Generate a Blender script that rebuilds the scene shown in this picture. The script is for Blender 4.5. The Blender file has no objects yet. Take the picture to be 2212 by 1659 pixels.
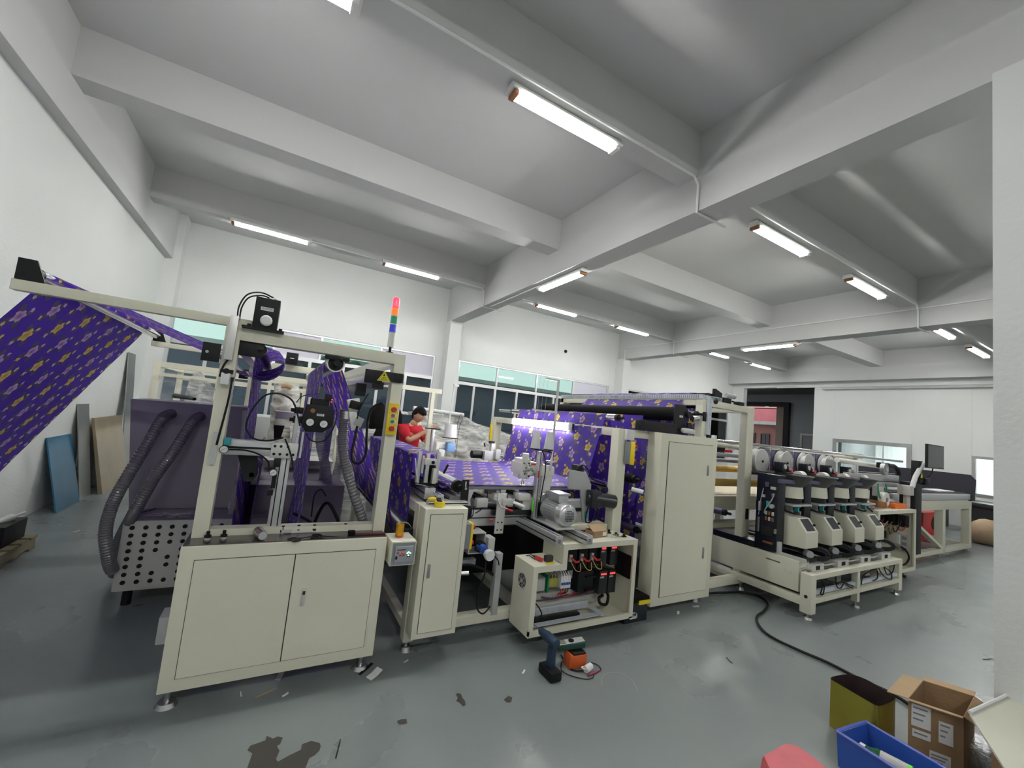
import bpy, bmesh, math, random
from mathutils import Vector, Matrix, noise
random.seed(7)
C = bpy.context.scene.collection
PI = math.pi
# ---------------------------------------------------------------- camera, world, exposure
YAW, PITCH, ROLL, FPX, CAMZ = 0.51089544, 0.0895239, 0.10241741, 888.472, 1.65
_f = Vector((math.sin(YAW)*math.cos(PITCH), math.cos(YAW)*math.cos(PITCH), math.sin(PITCH)))
_r0 = Vector((math.cos(YAW), -math.sin(YAW), 0)); _u0 = _r0.cross(_f)
_r = math.cos(ROLL)*_r0 + math.sin(ROLL)*_u0
_u = -math.sin(ROLL)*_r0 + math.cos(ROLL)*_u0
cd = bpy.data.cameras.new('camera'); cam = bpy.data.objects.new('camera', cd); C.objects.link(cam)
cd.sensor_width = 36; cd.lens = FPX/2212*36; cd.clip_start = .05; cd.clip_end = 200
cam.matrix_world = Matrix(((_r.x, _u.x, -_f.x, 0), (_r.y, _u.y, -_f.y, 0), (_r.z, _u.z, -_f.z, CAMZ), (0, 0, 0, 1)))
bpy.context.scene.camera = cam
vs = bpy.context.scene.view_settings
vs.view_transform = 'Standard'; vs.look = 'None'; vs.gamma = 1; vs.use_curve_mapping = False; vs.exposure = 1.58
W = bpy.data.worlds.new('world'); bpy.context.scene.world = W; W.use_nodes = True
bg = W.node_tree.nodes['Background']; bg.inputs[0].default_value = (.86, .88, .88, 1); bg.inputs[1].default_value = .42
TUBE = 62.0     # strength of the fluorescent tubes

def at(px, py, X=None, Y=None, Z=None):
    """point of the place seen at a photo pixel on the plane X=, Y= or Z="""
    d = _f + (px-1106)/FPX*_r - (py-829.5)/FPX*_u
    if X is not None: t = X/d.x
    elif Y is not None: t = Y/d.y
    else: t = (Z-CAMZ)/d.z
    return Vector((0, 0, CAMZ)) + d*t

# ---------------------------------------------------------------- materials
def nmat(name):
    m = bpy.data.materials.new(name); m.use_nodes = True
    nt = m.node_tree; return m, nt, nt.nodes['Principled BSDF']
def mixc(nt, fac, a, b):
    n = nt.nodes.new('ShaderNodeMix'); n.data_type = 'RGBA'
    for s, v in ((0, fac), (6, a), (7, b)):
        if hasattr(v, 'links'): nt.links.new(v, n.inputs[s])
        else: n.inputs[s].default_value = v if s == 0 else (*v, 1)
    return n.outputs[2]
def mat(name, rgb, rough=.5, metal=0, var=.06, scale=6, bump=0, bscale=120, coord='Object', emit=None, estr=0, alpha=1, trans=0, coat=0, spec=.5, detail=3):
    m, nt, b = nmat(name)
    tc = nt.nodes.new('ShaderNodeTexCoord')
    nz = nt.nodes.new('ShaderNodeTexNoise'); nz.inputs['Scale'].default_value = scale; nz.inputs['Detail'].default_value = detail
    nt.links.new(tc.outputs[coord], nz.inputs['Vector'])
    col = mixc(nt, nz.outputs['Fac'], [c*(1-var) for c in rgb], [min(1, c*(1+var)) for c in rgb])
    nt.links.new(col, b.inputs['Base Color'])
    b.inputs['Roughness'].default_value = rough; b.inputs['Metallic'].default_value = metal
    b.inputs['Specular IOR Level'].default_value = spec
    if coat: b.inputs['Coat Weight'].default_value = coat
    if emit: b.inputs['Emission Color'].default_value = (*emit, 1); b.inputs['Emission Strength'].default_value = estr
    if alpha < 1: b.inputs['Alpha'].default_value = alpha
    if trans: b.inputs['Transmission Weight'].default_value = trans
    if bump:
        n2 = nt.nodes.new('ShaderNodeTexNoise'); n2.inputs['Scale'].default_value = bscale; n2.inputs['Detail'].default_value = 4
        nt.links.new(tc.outputs[coord], n2.inputs['Vector'])
        bp = nt.nodes.new('ShaderNodeBump'); bp.inputs['Strength'].default_value = bump; bp.inputs['Distance'].default_value = .01
        nt.links.new(n2.outputs['Fac'], bp.inputs['Height']); nt.links.new(bp.outputs[0], b.inputs['Normal'])
    return m
M = {}
M['wall'] = mat('plaster_wall', (.68, .70, .685), .85, var=.05, scale=.8, bump=.25, bscale=30)
M['ceil'] = mat('ceiling_paint', (.56, .565, .56), .9, var=.05, scale=.5, bump=.15, bscale=20)
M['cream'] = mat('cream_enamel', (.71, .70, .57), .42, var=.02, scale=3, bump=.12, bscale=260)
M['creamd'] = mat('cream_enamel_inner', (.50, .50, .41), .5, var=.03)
M['gap'] = mat('seam_shadow_gap', (.03, .03, .025), .8)
M['black'] = mat('black_anodised', (.006, .0065, .008), .5, var=.2, spec=.3)
M['rubber'] = mat('black_rubber', (.004, .004, .004), .8, var=.2, spec=.15)
M['cable'] = mat('black_cable', (.005, .005, .006), .5, spec=.3)
M['alu'] = mat('aluminium_profile', (.62, .63, .64), .34, .75, var=.04, scale=20)
M['plate'] = mat('brushed_plate', (.68, .68, .66), .38, .5, var=.04, scale=20)
M['chrome'] = mat('chrome_roller', (.82, .82, .84), .09, 1.0, var=.02)
M['steel'] = mat('steel', (.45, .45, .46), .3, 1.0, var=.1, scale=15)
M['white'] = mat('white_plastic', (.72, .73, .73), .4, var=.02)
M['whitem'] = mat('white_machine_enamel', (.66, .66, .62), .3, var=.03)
M['lampw'] = mat('white_lamp_metal', (.75, .76, .74), .35, var=.02)
M['yellow'] = mat('yellow_plastic', (.80, .60, .015), .35, var=.03)
M['red'] = mat('red_plastic', (.55, .02, .02), .35, var=.05)
M['redp'] = mat('faded_red_plastic', (.50, .085, .10), .5, var=.25, scale=9)
M['green'] = mat('green_plastic', (.01, .22, .09), .35)
M['orange'] = mat('orange_plastic', (.62, .11, .02), .4)
M['blue'] = mat('blue_plastic', (.028, .09, .40), .38, var=.12, scale=5)
M['bluem'] = mat('light_blue_enamel', (.20, .38, .70), .35)
M['teal'] = mat('teal_valve', (.02, .30, .33), .4)
M['lime'] = mat('lime_green', (.15, .8, .03), .4)
M['grey'] = mat('grey_enamel', (.22, .23, .24), .4)
M['lgrey'] = mat('light_grey_enamel', (.42, .43, .43), .45)
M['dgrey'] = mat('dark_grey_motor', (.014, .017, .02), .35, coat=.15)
M['cutbox'] = mat('lilac_grey_panel', (.29, .265, .32), .5, var=.05, scale=2)
M['perf'] = mat('pale_grey_panel', (.50, .50, .48), .45, var=.03)
M['hole'] = mat('dark_hole', (.008, .008, .008), .9)
M['card'] = mat('cardboard', (.30, .19, .10), .85, var=.12, scale=9, bump=.2, bscale=60)
M['cardin'] = mat('cardboard_light', (.44, .31, .18), .85, var=.1, scale=9)
M['foil'] = mat('foil_foam', (.75, .76, .78), .28, .8, var=.06, bump=.5, bscale=40)
M['foam'] = mat('cream_panel_sheet', (.60, .60, .50), .5, var=.03)
M['gold'] = mat('gold_tinplate', (.42, .36, .06), .28, .75, var=.2, scale=5)
M['tindark'] = mat('tin_dark_inside', (.035, .022, .022), .5)
M['paper'] = mat('white_paper', (.70, .70, .70), .8)
M['ink'] = mat('black_ink', (.015, .015, .02), .7)
M['wood'] = mat('old_wood', (.20, .17, .11), .8, var=.3, scale=12)
M['skin'] = mat('skin', (.50, .27, .17), .5, var=.06, scale=8)
M['lips'] = mat('lips', (.30, .09, .08), .5)
M['hair'] = mat('black_hair', (.003, .003, .0035), .75, var=.3, scale=50, bump=.5, bscale=90, spec=.15)
M['shirt'] = mat('red_cotton', (.50, .004, .018), .8, var=.12, scale=7, bump=.3, bscale=20)
M['jeans'] = mat('dark_trousers', (.02, .025, .04), .8)
M['eyew'] = mat('eye_white', (.7, .7, .7), .3)
M['peel'] = mat('bare_dark_concrete', (.045, .042, .036), .45, var=.15, scale=8)
M['brass'] = mat('copper_brown', (.30, .13, .05), .4, .4)
M['dirtw'] = mat('dull_silver_board', (.34, .35, .34), .3, .6, var=.2, scale=3)
M['ledr'] = mat('red_led', (.8, .01, .01), .4, emit=(1, .02, .02), estr=1.6)
M['ledg'] = mat('green_led', (.3, .9, .5), .4, emit=(.35, 1, .55), estr=3)
M['pinkb'] = mat('pink_tiles', (.62, .20, .23), .8, var=.22, scale=1.6, detail=8)
M['pinkd'] = mat('dull_red_wall', (.26, .12, .11), .8, var=.15, scale=2)
M['amber'] = mat('yellow_foam_roller', (.72, .50, .13), .7, var=.06)
M['navy'] = mat('blue_black_casting', (.004, .006, .014), .4, var=.25, spec=.4)
M['violet'] = mat('violet_grey_plate', (.10, .095, .17), .35, .3)
M['plywood'] = mat('pale_wood_table', (.50, .44, .31), .6, var=.06)
M['darkglass'] = mat('dark_screen', (.012, .014, .018), .08)
M['funnel'] = mat('grey_bowl_coating', (.075, .075, .078), .42, .3)
M['motor'] = mat('cast_aluminium', (.60, .61, .62), .32, .8, var=.06, scale=12)
M['drumw'] = mat('ivory_drum', (.72, .72, .66), .4)
M['duct'] = mat('pale_blue_duct', (.56, .61, .66), .5)

def emis(name, rgb, s):
    m = bpy.data.materials.new(name); m.use_nodes = True; nt = m.node_tree; nt.nodes.clear()
    o = nt.nodes.new('ShaderNodeOutputMaterial'); e = nt.nodes.new('ShaderNodeEmission')
    e.inputs[0].default_value = (*rgb, 1); e.inputs[1].default_value = s; nt.links.new(e.outputs[0], o.inputs[0]); return m
M['tube'] = emis('fluorescent_tube', (1.0, .99, .965), TUBE)
M['tubebar'] = emis('work_light_tube', (1, .98, .92), 22)
def lens(name, rgb, s):
    return mat(name, rgb, .25, emit=rgb, estr=s, coat=.4)
M['lensR'] = lens('red_lens', (1, .01, .02), 3.0); M['lensO'] = lens('orange_lens', (.9, .16, .01), .25)
M['lensG'] = lens('green_lens', (.0, .22, .10), .1); M['lensB'] = lens('blue_lens', (.02, .04, .42), .15)

def glass_mat(name, tint, rough=.02, k=.5):
    m = bpy.data.materials.new(name); m.use_nodes = True; nt = m.node_tree; nt.nodes.clear()
    o = nt.nodes.new('ShaderNodeOutputMaterial'); t = nt.nodes.new('ShaderNodeBsdfTransparent'); g = nt.nodes.new('ShaderNodeBsdfGlossy')
    t.inputs[0].default_value = (*tint, 1); g.inputs['Roughness'].default_value = rough; g.inputs[0].default_value = (.9, .95, .95, 1)
    f = nt.nodes.new('ShaderNodeFresnel'); f.inputs[0].default_value = 1.5
    mx = nt.nodes.new('ShaderNodeMixShader'); nt.links.new(f.outputs[0], mx.inputs[0])
    nt.links.new(t.outputs[0], mx.inputs[1]); nt.links.new(g.outputs[0], mx.inputs[2]); nt.links.new(mx.outputs[0], o.inputs[0]); return m
M['glass'] = glass_mat('green_tinted_glass', (.74, .88, .84))
M['glassd'] = glass_mat('dark_tinted_glass', (.5, .56, .60))
M['glassc'] = glass_mat('clear_glass', (.9, .93, .92))
def film_mat(name, dens, tint):
    m, nt, b = nmat(name)
    b.inputs['Base Color'].default_value = (*tint, 1); b.inputs['Roughness'].default_value = .16
    tc = nt.nodes.new('ShaderNodeTexCoord'); mp = nt.nodes.new('ShaderNodeMapping'); mp.inputs['Scale'].default_value = (1.1, 1.1, 4.5)
    mp.inputs['Rotation'].default_value = (.2, .35, 0)
    n = nt.nodes.new('ShaderNodeTexNoise'); n.inputs['Scale'].default_value = 1.9; n.inputs['Detail'].default_value = 5; n.inputs['Distortion'].default_value = 2.2
    nt.links.new(tc.outputs['Object'], mp.inputs[0]); nt.links.new(mp.outputs[0], n.inputs['Vector'])
    r = nt.nodes.new('ShaderNodeMapRange'); r.inputs[1].default_value = .36; r.inputs[2].default_value = .68; r.inputs[3].default_value = dens*.45; r.inputs[4].default_value = min(1, dens*1.6)
    nt.links.new(n.outputs['Fac'], r.inputs[0]); nt.links.new(r.outputs[0], b.inputs['Alpha'])
    bp = nt.nodes.new('ShaderNodeBump'); bp.inputs['Strength'].default_value = .6; bp.inputs['Distance'].default_value = .015
    nt.links.new(n.outputs['Fac'], bp.inputs['Height']); nt.links.new(bp.outputs[0], b.inputs['Normal']); return m
M['film'] = film_mat('crinkled_stretch_film', .68, (.68, .68, .65))
M['film2'] = film_mat('thin_clear_film', .26, (.7, .71, .7))
M['hose'] = mat('ribbed_clear_hose', (.17, .165, .18), .25, alpha=.82, var=.1, coat=.3)
M['hosec'] = mat('clear_hose', (.42, .43, .45), .2, alpha=.6, var=.1, coat=.3)

def floor_mat():
    m, nt, b = nmat('painted_floor')
    tc = nt.nodes.new('ShaderNodeTexCoord')
    def nz(s, d, dist=0):
        n = nt.nodes.new('ShaderNodeTexNoise'); n.inputs['Scale'].default_value = s; n.inputs['Detail'].default_value = d; n.inputs['Distortion'].default_value = dist
        nt.links.new(tc.outputs['Object'], n.inputs['Vector']); return n.outputs['Fac']
    c = mixc(nt, nz(.7, 6), (.145, .172, .175), (.215, .24, .24))
    r = nt.nodes.new('ShaderNodeMapRange'); r.inputs[1].default_value = .80; r.inputs[2].default_value = .86; nt.links.new(nz(9, 5, .6), r.inputs[0])
    c = mixc(nt, r.outputs[0], c, (.125, .145, .145))
    nt.links.new(c, b.inputs['Base Color'])
    rr = nt.nodes.new('ShaderNodeMapRange'); rr.inputs[1].default_value = .3; rr.inputs[2].default_value = .7; rr.inputs[3].default_value = .24; rr.inputs[4].default_value = .42
    nt.links.new(nz(1.6, 5), rr.inputs[0]); nt.links.new(rr.outputs[0], b.inputs['Roughness'])
    bp = nt.nodes.new('ShaderNodeBump'); bp.inputs['Strength'].default_value = .12; bp.inputs['Distance'].default_value = .01
    nt.links.new(nz(14, 5), bp.inputs['Height']); nt.links.new(bp.outputs[0], b.inputs['Normal']); return m
def _mixfix():
    pass
M['floor'] = floor_mat()

def floral():
    """purple cloth printed with yellow and lilac posies; UV in metres (u along the web, v across)"""
    m, nt, b = nmat('purple_floral_cloth'); L = nt.links
    def mt(op, a, c=None, d=None):
        n = nt.nodes.new('ShaderNodeMath'); n.operation = op
        for i, v in enumerate((a, c, d)):
            if v is None: continue
            if hasattr(v, 'links'): L.new(v, n.inputs[i])
            else: n.inputs[i].default_value = v
        return n.outputs[0]
    uv = nt.nodes.new('ShaderNodeUVMap'); sp = nt.nodes.new('ShaderNodeSeparateXYZ'); L.new(uv.outputs[0], sp.inputs[0])
    nz = nt.nodes.new('ShaderNodeTexNoise'); nz.inputs['Scale'].default_value = 30; nz.inputs['Detail'].default_value = 2; L.new(uv.outputs[0], nz.inputs['Vector'])
    sc = nt.nodes.new('ShaderNodeSeparateColor'); L.new(nz.outputs['Color'], sc.inputs[0])
    u = mt('ADD', sp.outputs[0], mt('MULTIPLY', mt('SUBTRACT', sc.outputs[0], .5), .030))
    v = mt('ADD', sp.outputs[1], mt('MULTIPLY', mt('SUBTRACT', sc.outputs[1], .5), .030))
    def layer(ou, ov, su, sv, R):
        uu = mt('ADD', u, ou); vv = mt('ADD', v, ov)
        cv = mt('DIVIDE', vv, sv); iv = mt('FLOOR', cv); fv = mt('MULTIPLY', mt('SUBTRACT', mt('FRACT', cv), .5), sv)
        cu = mt('ADD', mt('DIVIDE', uu, su), mt('MULTIPLY', iv, .5)); iu = mt('FLOOR', cu); fu = mt('MULTIPLY', mt('SUBTRACT', mt('FRACT', cu), .5), su)
        rr = mt('SQRT', mt('ADD', mt('MULTIPLY', fu, fu), mt('MULTIPLY', fv, fv))); th = mt('ARCTAN2', fv, fu)
        pet = mt('LESS_THAN', rr, mt('MULTIPLY', mt('ADD', .80, mt('MULTIPLY', mt('COSINE', mt('MULTIPLY', th, 5)), .13)), R))
        core = mt('LESS_THAN', rr, R*.28)
        lf = mt('LESS_THAN', rr, mt('MULTIPLY', mt('ADD', 1.12, mt('MULTIPLY', mt('COSINE', mt('ADD', mt('MULTIPLY', th, 4), iu)), .78)), R))
        par = mt('MODULO', mt('ABSOLUTE', mt('ADD', iu, mt('MULTIPLY', iv, 3))), 2)
        return pet, core, lf, par, rr
    p1, c1, l1, par, rr = layer(0, 0, .19, .225, .050)
    p2, _, l2, _, _ = layer(.066, .052, .19, .225, .020)
    p3, _, l3, _, _ = layer(.135, -.045, .19, .225, .017)
    n3 = nt.nodes.new('ShaderNodeTexNoise'); n3.inputs['Scale'].default_value = 2; L.new(uv.outputs[0], n3.inputs['Vector'])
    base = mixc(nt, n3.outputs['Fac'], (.060, .022, .33), (.088, .036, .42))
    leaf = (.10, .095, .10)
    yel = mixc(nt, mt('MULTIPLY', rr, 26), (.42, .22, .03), (.74, .56, .16))
    lil = mixc(nt, mt('MULTIPLY', rr, 26), (.20, .07, .26), (.58, .40, .66))
    fl = mixc(nt, par, yel, lil)
    inv = mixc(nt, par, (.62, .46, .5), (.70, .56, .22))
    c = mixc(nt, mt('MULTIPLY', l1, .85), base, leaf)
    c = mixc(nt, mt('MULTIPLY', l2, .7), c, leaf)
    c = mixc(nt, p2, c, inv); c = mixc(nt, p3, c, fl)
    c = mixc(nt, p1, c, fl)
    L.new(c, b.inputs['Base Color']); b.inputs['Roughness'].default_value = .6
    b.inputs['Sheen Weight'].default_value = .15; b.inputs['Sheen Tint'].default_value = (.5, .4, 1, 1)
    tl = nt.nodes.new('ShaderNodeBsdfTranslucent'); L.new(c, tl.inputs[0]); ms = nt.nodes.new('ShaderNodeMixShader'); ms.inputs[0].default_value = .42
    out = nt.nodes['Material Output']; L.new(b.outputs[0], ms.inputs[1]); L.new(tl.outputs[0], ms.inputs[2]); L.new(ms.outputs[0], out.inputs[0])
    return m
M['floral'] = floral()

# ---------------------------------------------------------------- mesh helpers
BASE = {}
class MB:
    def __init__(s, mx=None): s.bm = bmesh.new(); s.mx = mx; s.uvs = {}
    def v(s, p):
        p = Vector(p)
        if s.mx is not None: p = s.mx @ p
        return s.bm.verts.new(p)
    def box(s, x0, x1, y0, y1, z0, z1, b=0):
        s.k = (getattr(s, 'k', -1)+1) % 9; e = s.k*.00022; x0 += e; x1 -= e; y0 += e; y1 -= e; z0 += e; z1 -= e
        vs_ = [s.v((x, y, z)) for z in (z0, z1) for y in (y0, y1) for x in (x0, x1)]
        F = [(0, 2, 3, 1), (4, 5, 7, 6), (0, 1, 5, 4), (2, 6, 7, 3), (0, 4, 6, 2), (1, 3, 7, 5)]
        fs = [s.bm.faces.new([vs_[i] for i in f]) for f in F]
        if b:
            es = list({e for f in fs for e in f.edges})
            bmesh.ops.bevel(s.bm, geom=es, offset=b, segments=2, affect='EDGES', profile=.6)
        return s
    def cyl(s, a, c, r, r2=None, n=20, cap=True):
        a = Vector(a); c = Vector(c); r2 = r if r2 is None else r2
        d = (c-a).normalized(); t = d.orthogonal().normalized(); w = d.cross(t)
        A = [s.v(a+(t*math.cos(2*PI*i/n)+w*math.sin(2*PI*i/n))*r) for i in range(n)]
        B = [s.v(c+(t*math.cos(2*PI*i/n)+w*math.sin(2*PI*i/n))*r2) for i in range(n)]
        for i in range(n): s.bm.faces.new((A[i], A[(i+1) % n], B[(i+1) % n], B[i]))
        if cap: s.bm.faces.new(A[::-1]); s.bm.faces.new(B)
        return s
    def tube(s, pts, r, n=8, sm=4, cap=True, flat=1.0):
        P = [Vector(p) for p in pts]
        if sm > 1 and len(P) > 2:
            Q = []
            for i in range(len(P)-1):
                p0 = P[max(0, i-1)]; p1 = P[i]; p2 = P[i+1]; p3 = P[min(len(P)-1, i+2)]
                for k in range(sm):
                    t = k/sm
                    Q.append(.5*((2*p1)+(p2-p0)*t+(2*p0-5*p1+4*p2-p3)*t*t+(3*p1-p0-3*p2+p3)*t**3))
            Q.append(P[-1]); P = Q
        t = None; R = []
        for i, p in enumerate(P):
            d = (P[min(i+1, len(P)-1)]-P[max(i-1, 0)]).normalized()
            if t is None: t = d.orthogonal().normalized()
            t = (t-d*t.dot(d)).normalized(); w = d.cross(t)
            rr = r(i/(len(P)-1), i) if callable(r) else r
            R.append([s.v(p+(t*math.cos(2*PI*k/n)+w*flat*math.sin(2*PI*k/n))*rr) for k in range(n)])
        for i in range(len(R)-1):
            for k in range(n): s.bm.faces.new((R[i][k], R[i][(k+1) % n], R[i+1][(k+1) % n], R[i+1][k]))
        if cap: s.bm.faces.new(R[0][::-1]); s.bm.faces.new(R[-1])
        return s
    def prism(s, poly, ax, lo, hi, b=0):
        def mk(p, h): return {'x': (h, p[0], p[1]), 'y': (p[0], h, p[1]), 'z': (p[0], p[1], h)}[ax]
        A = [s.v(mk(p, lo)) for p in poly]; B = [s.v(mk(p, hi)) for p in poly]; n = len(poly)
        fs = [s.bm.faces.new(A), s.bm.faces.new(B[::-1])]
        for i in range(n): fs.append(s.bm.faces.new((A[i], B[i], B[(i+1) % n], A[(i+1) % n])))
        bmesh.ops.recalc_face_normals(s.bm, faces=fs)
        if b: bmesh.ops.bevel(s.bm, geom=list({e for f in fs for e in f.edges}), offset=b, segments=2, affect='EDGES', profile=.6)
        return s
    def lathe(s, c, ax, prof, n=24):
        c = Vector(c); A = Vector(ax).normalized(); t = A.orthogonal().normalized(); w = A.cross(t); R = []
        for r, h in prof: R.append([s.v(c+A*h+(t*math.cos(2*PI*k/n)+w*math.sin(2*PI*k/n))*max(r, 1e-4)) for k in range(n)])
        for i in range(len(R)-1):
            for k in range(n): s.bm.faces.new((R[i][k], R[i][(k+1) % n], R[i+1][(k+1) % n], R[i+1][k]))
        return s
    def ball(s, c, r, sc=(1, 1, 1), n=16):
        mx = Matrix.Translation(Vector(c)) @ Matrix.Diagonal((*[r*k for k in sc], 1))
        if s.mx is not None: mx = s.mx @ mx
        bmesh.ops.create_uvsphere(s.bm, u_segments=n, v_segments=n//2+2, radius=1, matrix=mx); return s
    def quad(s, *p): s.bm.faces.new([s.v(q) for q in p]); return s
    def frame(s, ax, a0, a1, b0, b1, lo, hi, w, wb=None):
        """rectangular ring: ax 'y' gives X a0..a1, Z b0..b1, thickness lo..hi"""
        wb = w if wb is None else wb
        for (p0, p1, q0, q1) in ((a0, a0+w, b0, b1), (a1-w, a1, b0, b1), (a0+w, a1-w, b1-wb, b1), (a0+w, a1-w, b0, b0+wb)):
            if ax == 'y': s.box(p0, p1, lo, hi, q0, q1)
            elif ax == 'x': s.box(lo, hi, p0, p1, q0, q1)
            else: s.box(p0, p1, q0, q1, lo, hi)
        return s
    def build(s, name, m, parent=None, smooth=True, base=None):
        me = bpy.data.meshes.new(name)
        if base is None: base = BASE.get(parent.name) if parent is not None else None
        if base is None:
            xs = [v.co for v in s.bm.verts]
            base = Vector(((min(p.x for p in xs)+max(p.x for p in xs))/2, (min(p.y for p in xs)+max(p.y for p in xs))/2, min(p.z for p in xs)))
        base = Vector(base)
        bmesh.ops.translate(s.bm, verts=s.bm.verts, vec=-base)
        bmesh.ops.recalc_face_normals(s.bm, faces=s.bm.faces)
        s.bm.to_mesh(me); s.bm.free()
        if smooth:
            for p in me.polygons: p.use_smooth = True
            me.set_sharp_from_angle(angle=math.radians(38))
        me.materials.append(M[m] if isinstance(m, str) else m)
        o = bpy.data.objects.new(name, me); C.objects.link(o)
        if parent is not None: o.parent = parent
        else: o.location = base
        BASE[o.name] = base
        return o
def tag(o, label, cat, group=None, kind=None):
    o['label'] = label; o['category'] = cat
    if group: o['group'] = group
    if kind: o['kind'] = kind
    return o
def thing(name, label, cat, loc, group=None):
    o = bpy.data.objects.new(name, None); C.objects.link(o); o.location = loc; o.empty_display_size = .1
    BASE[o.name] = Vector(loc); return tag(o, label, cat, group)
def struct(name, mb, m):
    o = mb.build(name, m); o['kind'] = 'structure'; return o
def copy_tree(o, off, label, parent=None):
    c = o.copy(); C.objects.link(c); c.parent = parent
    if parent is None: c.location = o.location+Vector(off); c['label'] = label
    for ch in list(o.children): copy_tree(ch, off, None, c)
    return c
def text(name, body, size, pos, parent, m, rot=(PI/2, 0, 0), extrude=.0005):
    cu = bpy.data.curves.new(name, 'FONT'); cu.body = body; cu.size = size; cu.align_x = 'CENTER'; cu.align_y = 'CENTER'; cu.extrude = extrude
    t = bpy.data.objects.new(name+'_tmp', cu); C.objects.link(t)
    dg = bpy.context.evaluated_depsgraph_get(); me = bpy.data.meshes.new_from_object(t.evaluated_get(dg))
    bpy.data.objects.remove(t); me.materials.clear(); me.materials.append(M[m])
    o = bpy.data.objects.new(name, me); C.objects.link(o); base = BASE.get(parent.name, Vector((0, 0, 0)))
    o.parent = parent; o.location = Vector(pos)-base; o.rotation_euler = rot; BASE[o.name] = base
    return o

# ================================================================ THE ROOM
XL, XR, YW, YB, ZC = -2.33, 17.1, 10.85, -6.0, 5.14
struct('floor', MB().box(XL-.3, XR+14, YB-.3, YW+8, -.1, 0), 'floor')
struct('ceiling', MB().box(XL-.3, XR+.3, YB-.3, YW+.3, ZC, ZC+.2), 'ceil')
struct('wall_left', MB().box(XL-.2, XL, YB-.2, YW+.2, 0, ZC), 'wall')
struct('wall_front', MB().box(XL, XR, YB-.2, YB, 0, ZC), 'wall')
# window wall with three openings
mb = MB(); wz0, wz1 = .95, 3.22; bays = [(-2.12, 3.6), (4.3, 9.95), (10.9, 16.9)]; x = XL
for a, b in bays:
    mb.box(x, a, YW, YW+.2, 0, ZC); mb.box(a, b, YW, YW+.2, 0, wz0); mb.box(a, b, YW, YW+.2, wz1, ZC); x = b
mb.box(x, XR+.2, YW, YW+.2, 0, ZC)
struct('wall_back', mb, 'wall')
# end wall with high opening and two service windows
mb = MB(); e0, e1 = XR, XR+.25
mb.box(e0, e1, 7.69, YW+.2, 4.05, ZC); mb.box(e0, e1, 7.06, 7.69, 0, ZC)
mb.box(e0, e1, 4.98, 7.06, 0, .9); mb.box(e0, e1, 4.98, 7.06, 2.2, ZC); mb.box(e0, e1, 3.72, 4.98, 0, ZC)
mb.box(e0, e1, 1.6, 3.72, 0, .9); mb.box(e0, e1, 1.6, 3.72, 2.0, ZC); mb.box(e0, e1, YB-.2, 1.6, 0, ZC); mb.box(e0, e1, 10.35, YW+.2, 0, 4.05)
struct('wall_right', mb, 'wall')
n = 1
def trim(mb, m='ceil'):
    global n
    o = struct('trim_%d' % n, mb, m); n += 1; return o
for xa, xb in ((3.795, 4.14), (10.28, 10.66), (16.75, 17.1)): trim(MB().box(xa, xb, YB, YW, 4.2, ZC))     # girders
trim(MB().box(-2.7, -2.2, YB, YW, 4.2, ZC))
for ya, yb in ((2.95, 3.21), (5.62, 5.94), (8.48, 8.74), (.2, .5), (-2.5, -2.24), (-4.9, -4.6)):
    for xa, xb in ((-2.2, 3.795), (4.14, 10.28), (10.66, 16.75)): trim(MB().box(xa, xb, ya, yb, 4.62, ZC))
for xa, xb in ((3.79, 4.13), (10.2, 10.53)): trim(MB().box(xa, xb, 10.48, YW, 0, 4.2), 'wall')
trim(MB().box(-2.33, -2.08, 10.5, YW, 0, ZC), 'wall')
mb = MB().box(3.72, 4.33, .08, .722, 0, 4.2)
trim(mb, 'wall')
trim(MB().box(XR-.12, XR, YB, 7.4, 3.93, 4.0), 'lgrey')
# electrical conduits on the beams
for pts in ([(-.6, 2.93, 4.58), (3.70, 2.93, 4.58), (3.775, 2.93, 4.5), (3.775, 2.93, 4.18), (4.3, 2.93, 4.18)], [(-1.1, 8.46, 4.6), (3.72, 8.46, 4.6), (3.775, 8.46, 4.5), (3.775, 8.46, 4.18), (4.3, 8.46, 4.18)],
            [(4.2, 2.93, 4.6), (10.2, 2.93, 4.6), (10.26, 2.93, 4.5), (10.26, 2.93, 4.18), (10.8, 2.93, 4.18)], [(4.2, 8.46, 4.6), (10.2, 8.46, 4.6), (10.26, 8.46, 4.5), (10.26, 8.46, 4.18), (10.9, 8.46, 4.18)],
            [(10.26, 1, 4.55), (10.26, 10.4, 4.55)], [(10.22, 10.46, 4.5), (10.22, 10.46, .3)], [(3.9, 8.3, 4.18), (3.9, 6.3, 4.18)], [(17.07, 9, 4.03), (17.07, 3, 4.03)]):
    trim(MB().tube(pts, .014, 6, 1), 'lampw')

# windows: metal frames, tinted panes, papered panes
def window(i, x0, x1, tr, uppers, lowers, white):
    w = MB()
    w.frame('y', x0, x1, wz0, wz1, YW+.02, YW+.08, .045)
    w.box(x0, x1, YW+.02, YW+.08, tr-.045, tr+.045)
    for x in uppers: w.box(x-.025, x+.025, YW+.02, YW+.08, tr, wz1)
    for x in lowers: w.box(x-.035, x+.035, YW+.015, YW+.085, wz0, tr)
    o = w.build('window_%d' % i, 'alu'); o['kind'] = 'structure'
    us = [x0]+uppers+[x1]
    for a, b in zip(us, us[1:]):
        isw = any(a-.1 < q < b for q in white)
        MB().box(a+.02, b-.02, YW+.045, YW+.052, tr+.04, wz1-.03).build('window_paper' if isw else 'window_pane', 'papered' if isw else 'glass', o)
    ls = [x0]+lowers+[x1]
    for a, b in zip(ls, ls[1:]):
        MB().box(a+.03, b-.03, YW+.045, YW+.052, wz0+.04, tr-.04).build('window_pane', 'glassd', o)
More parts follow.
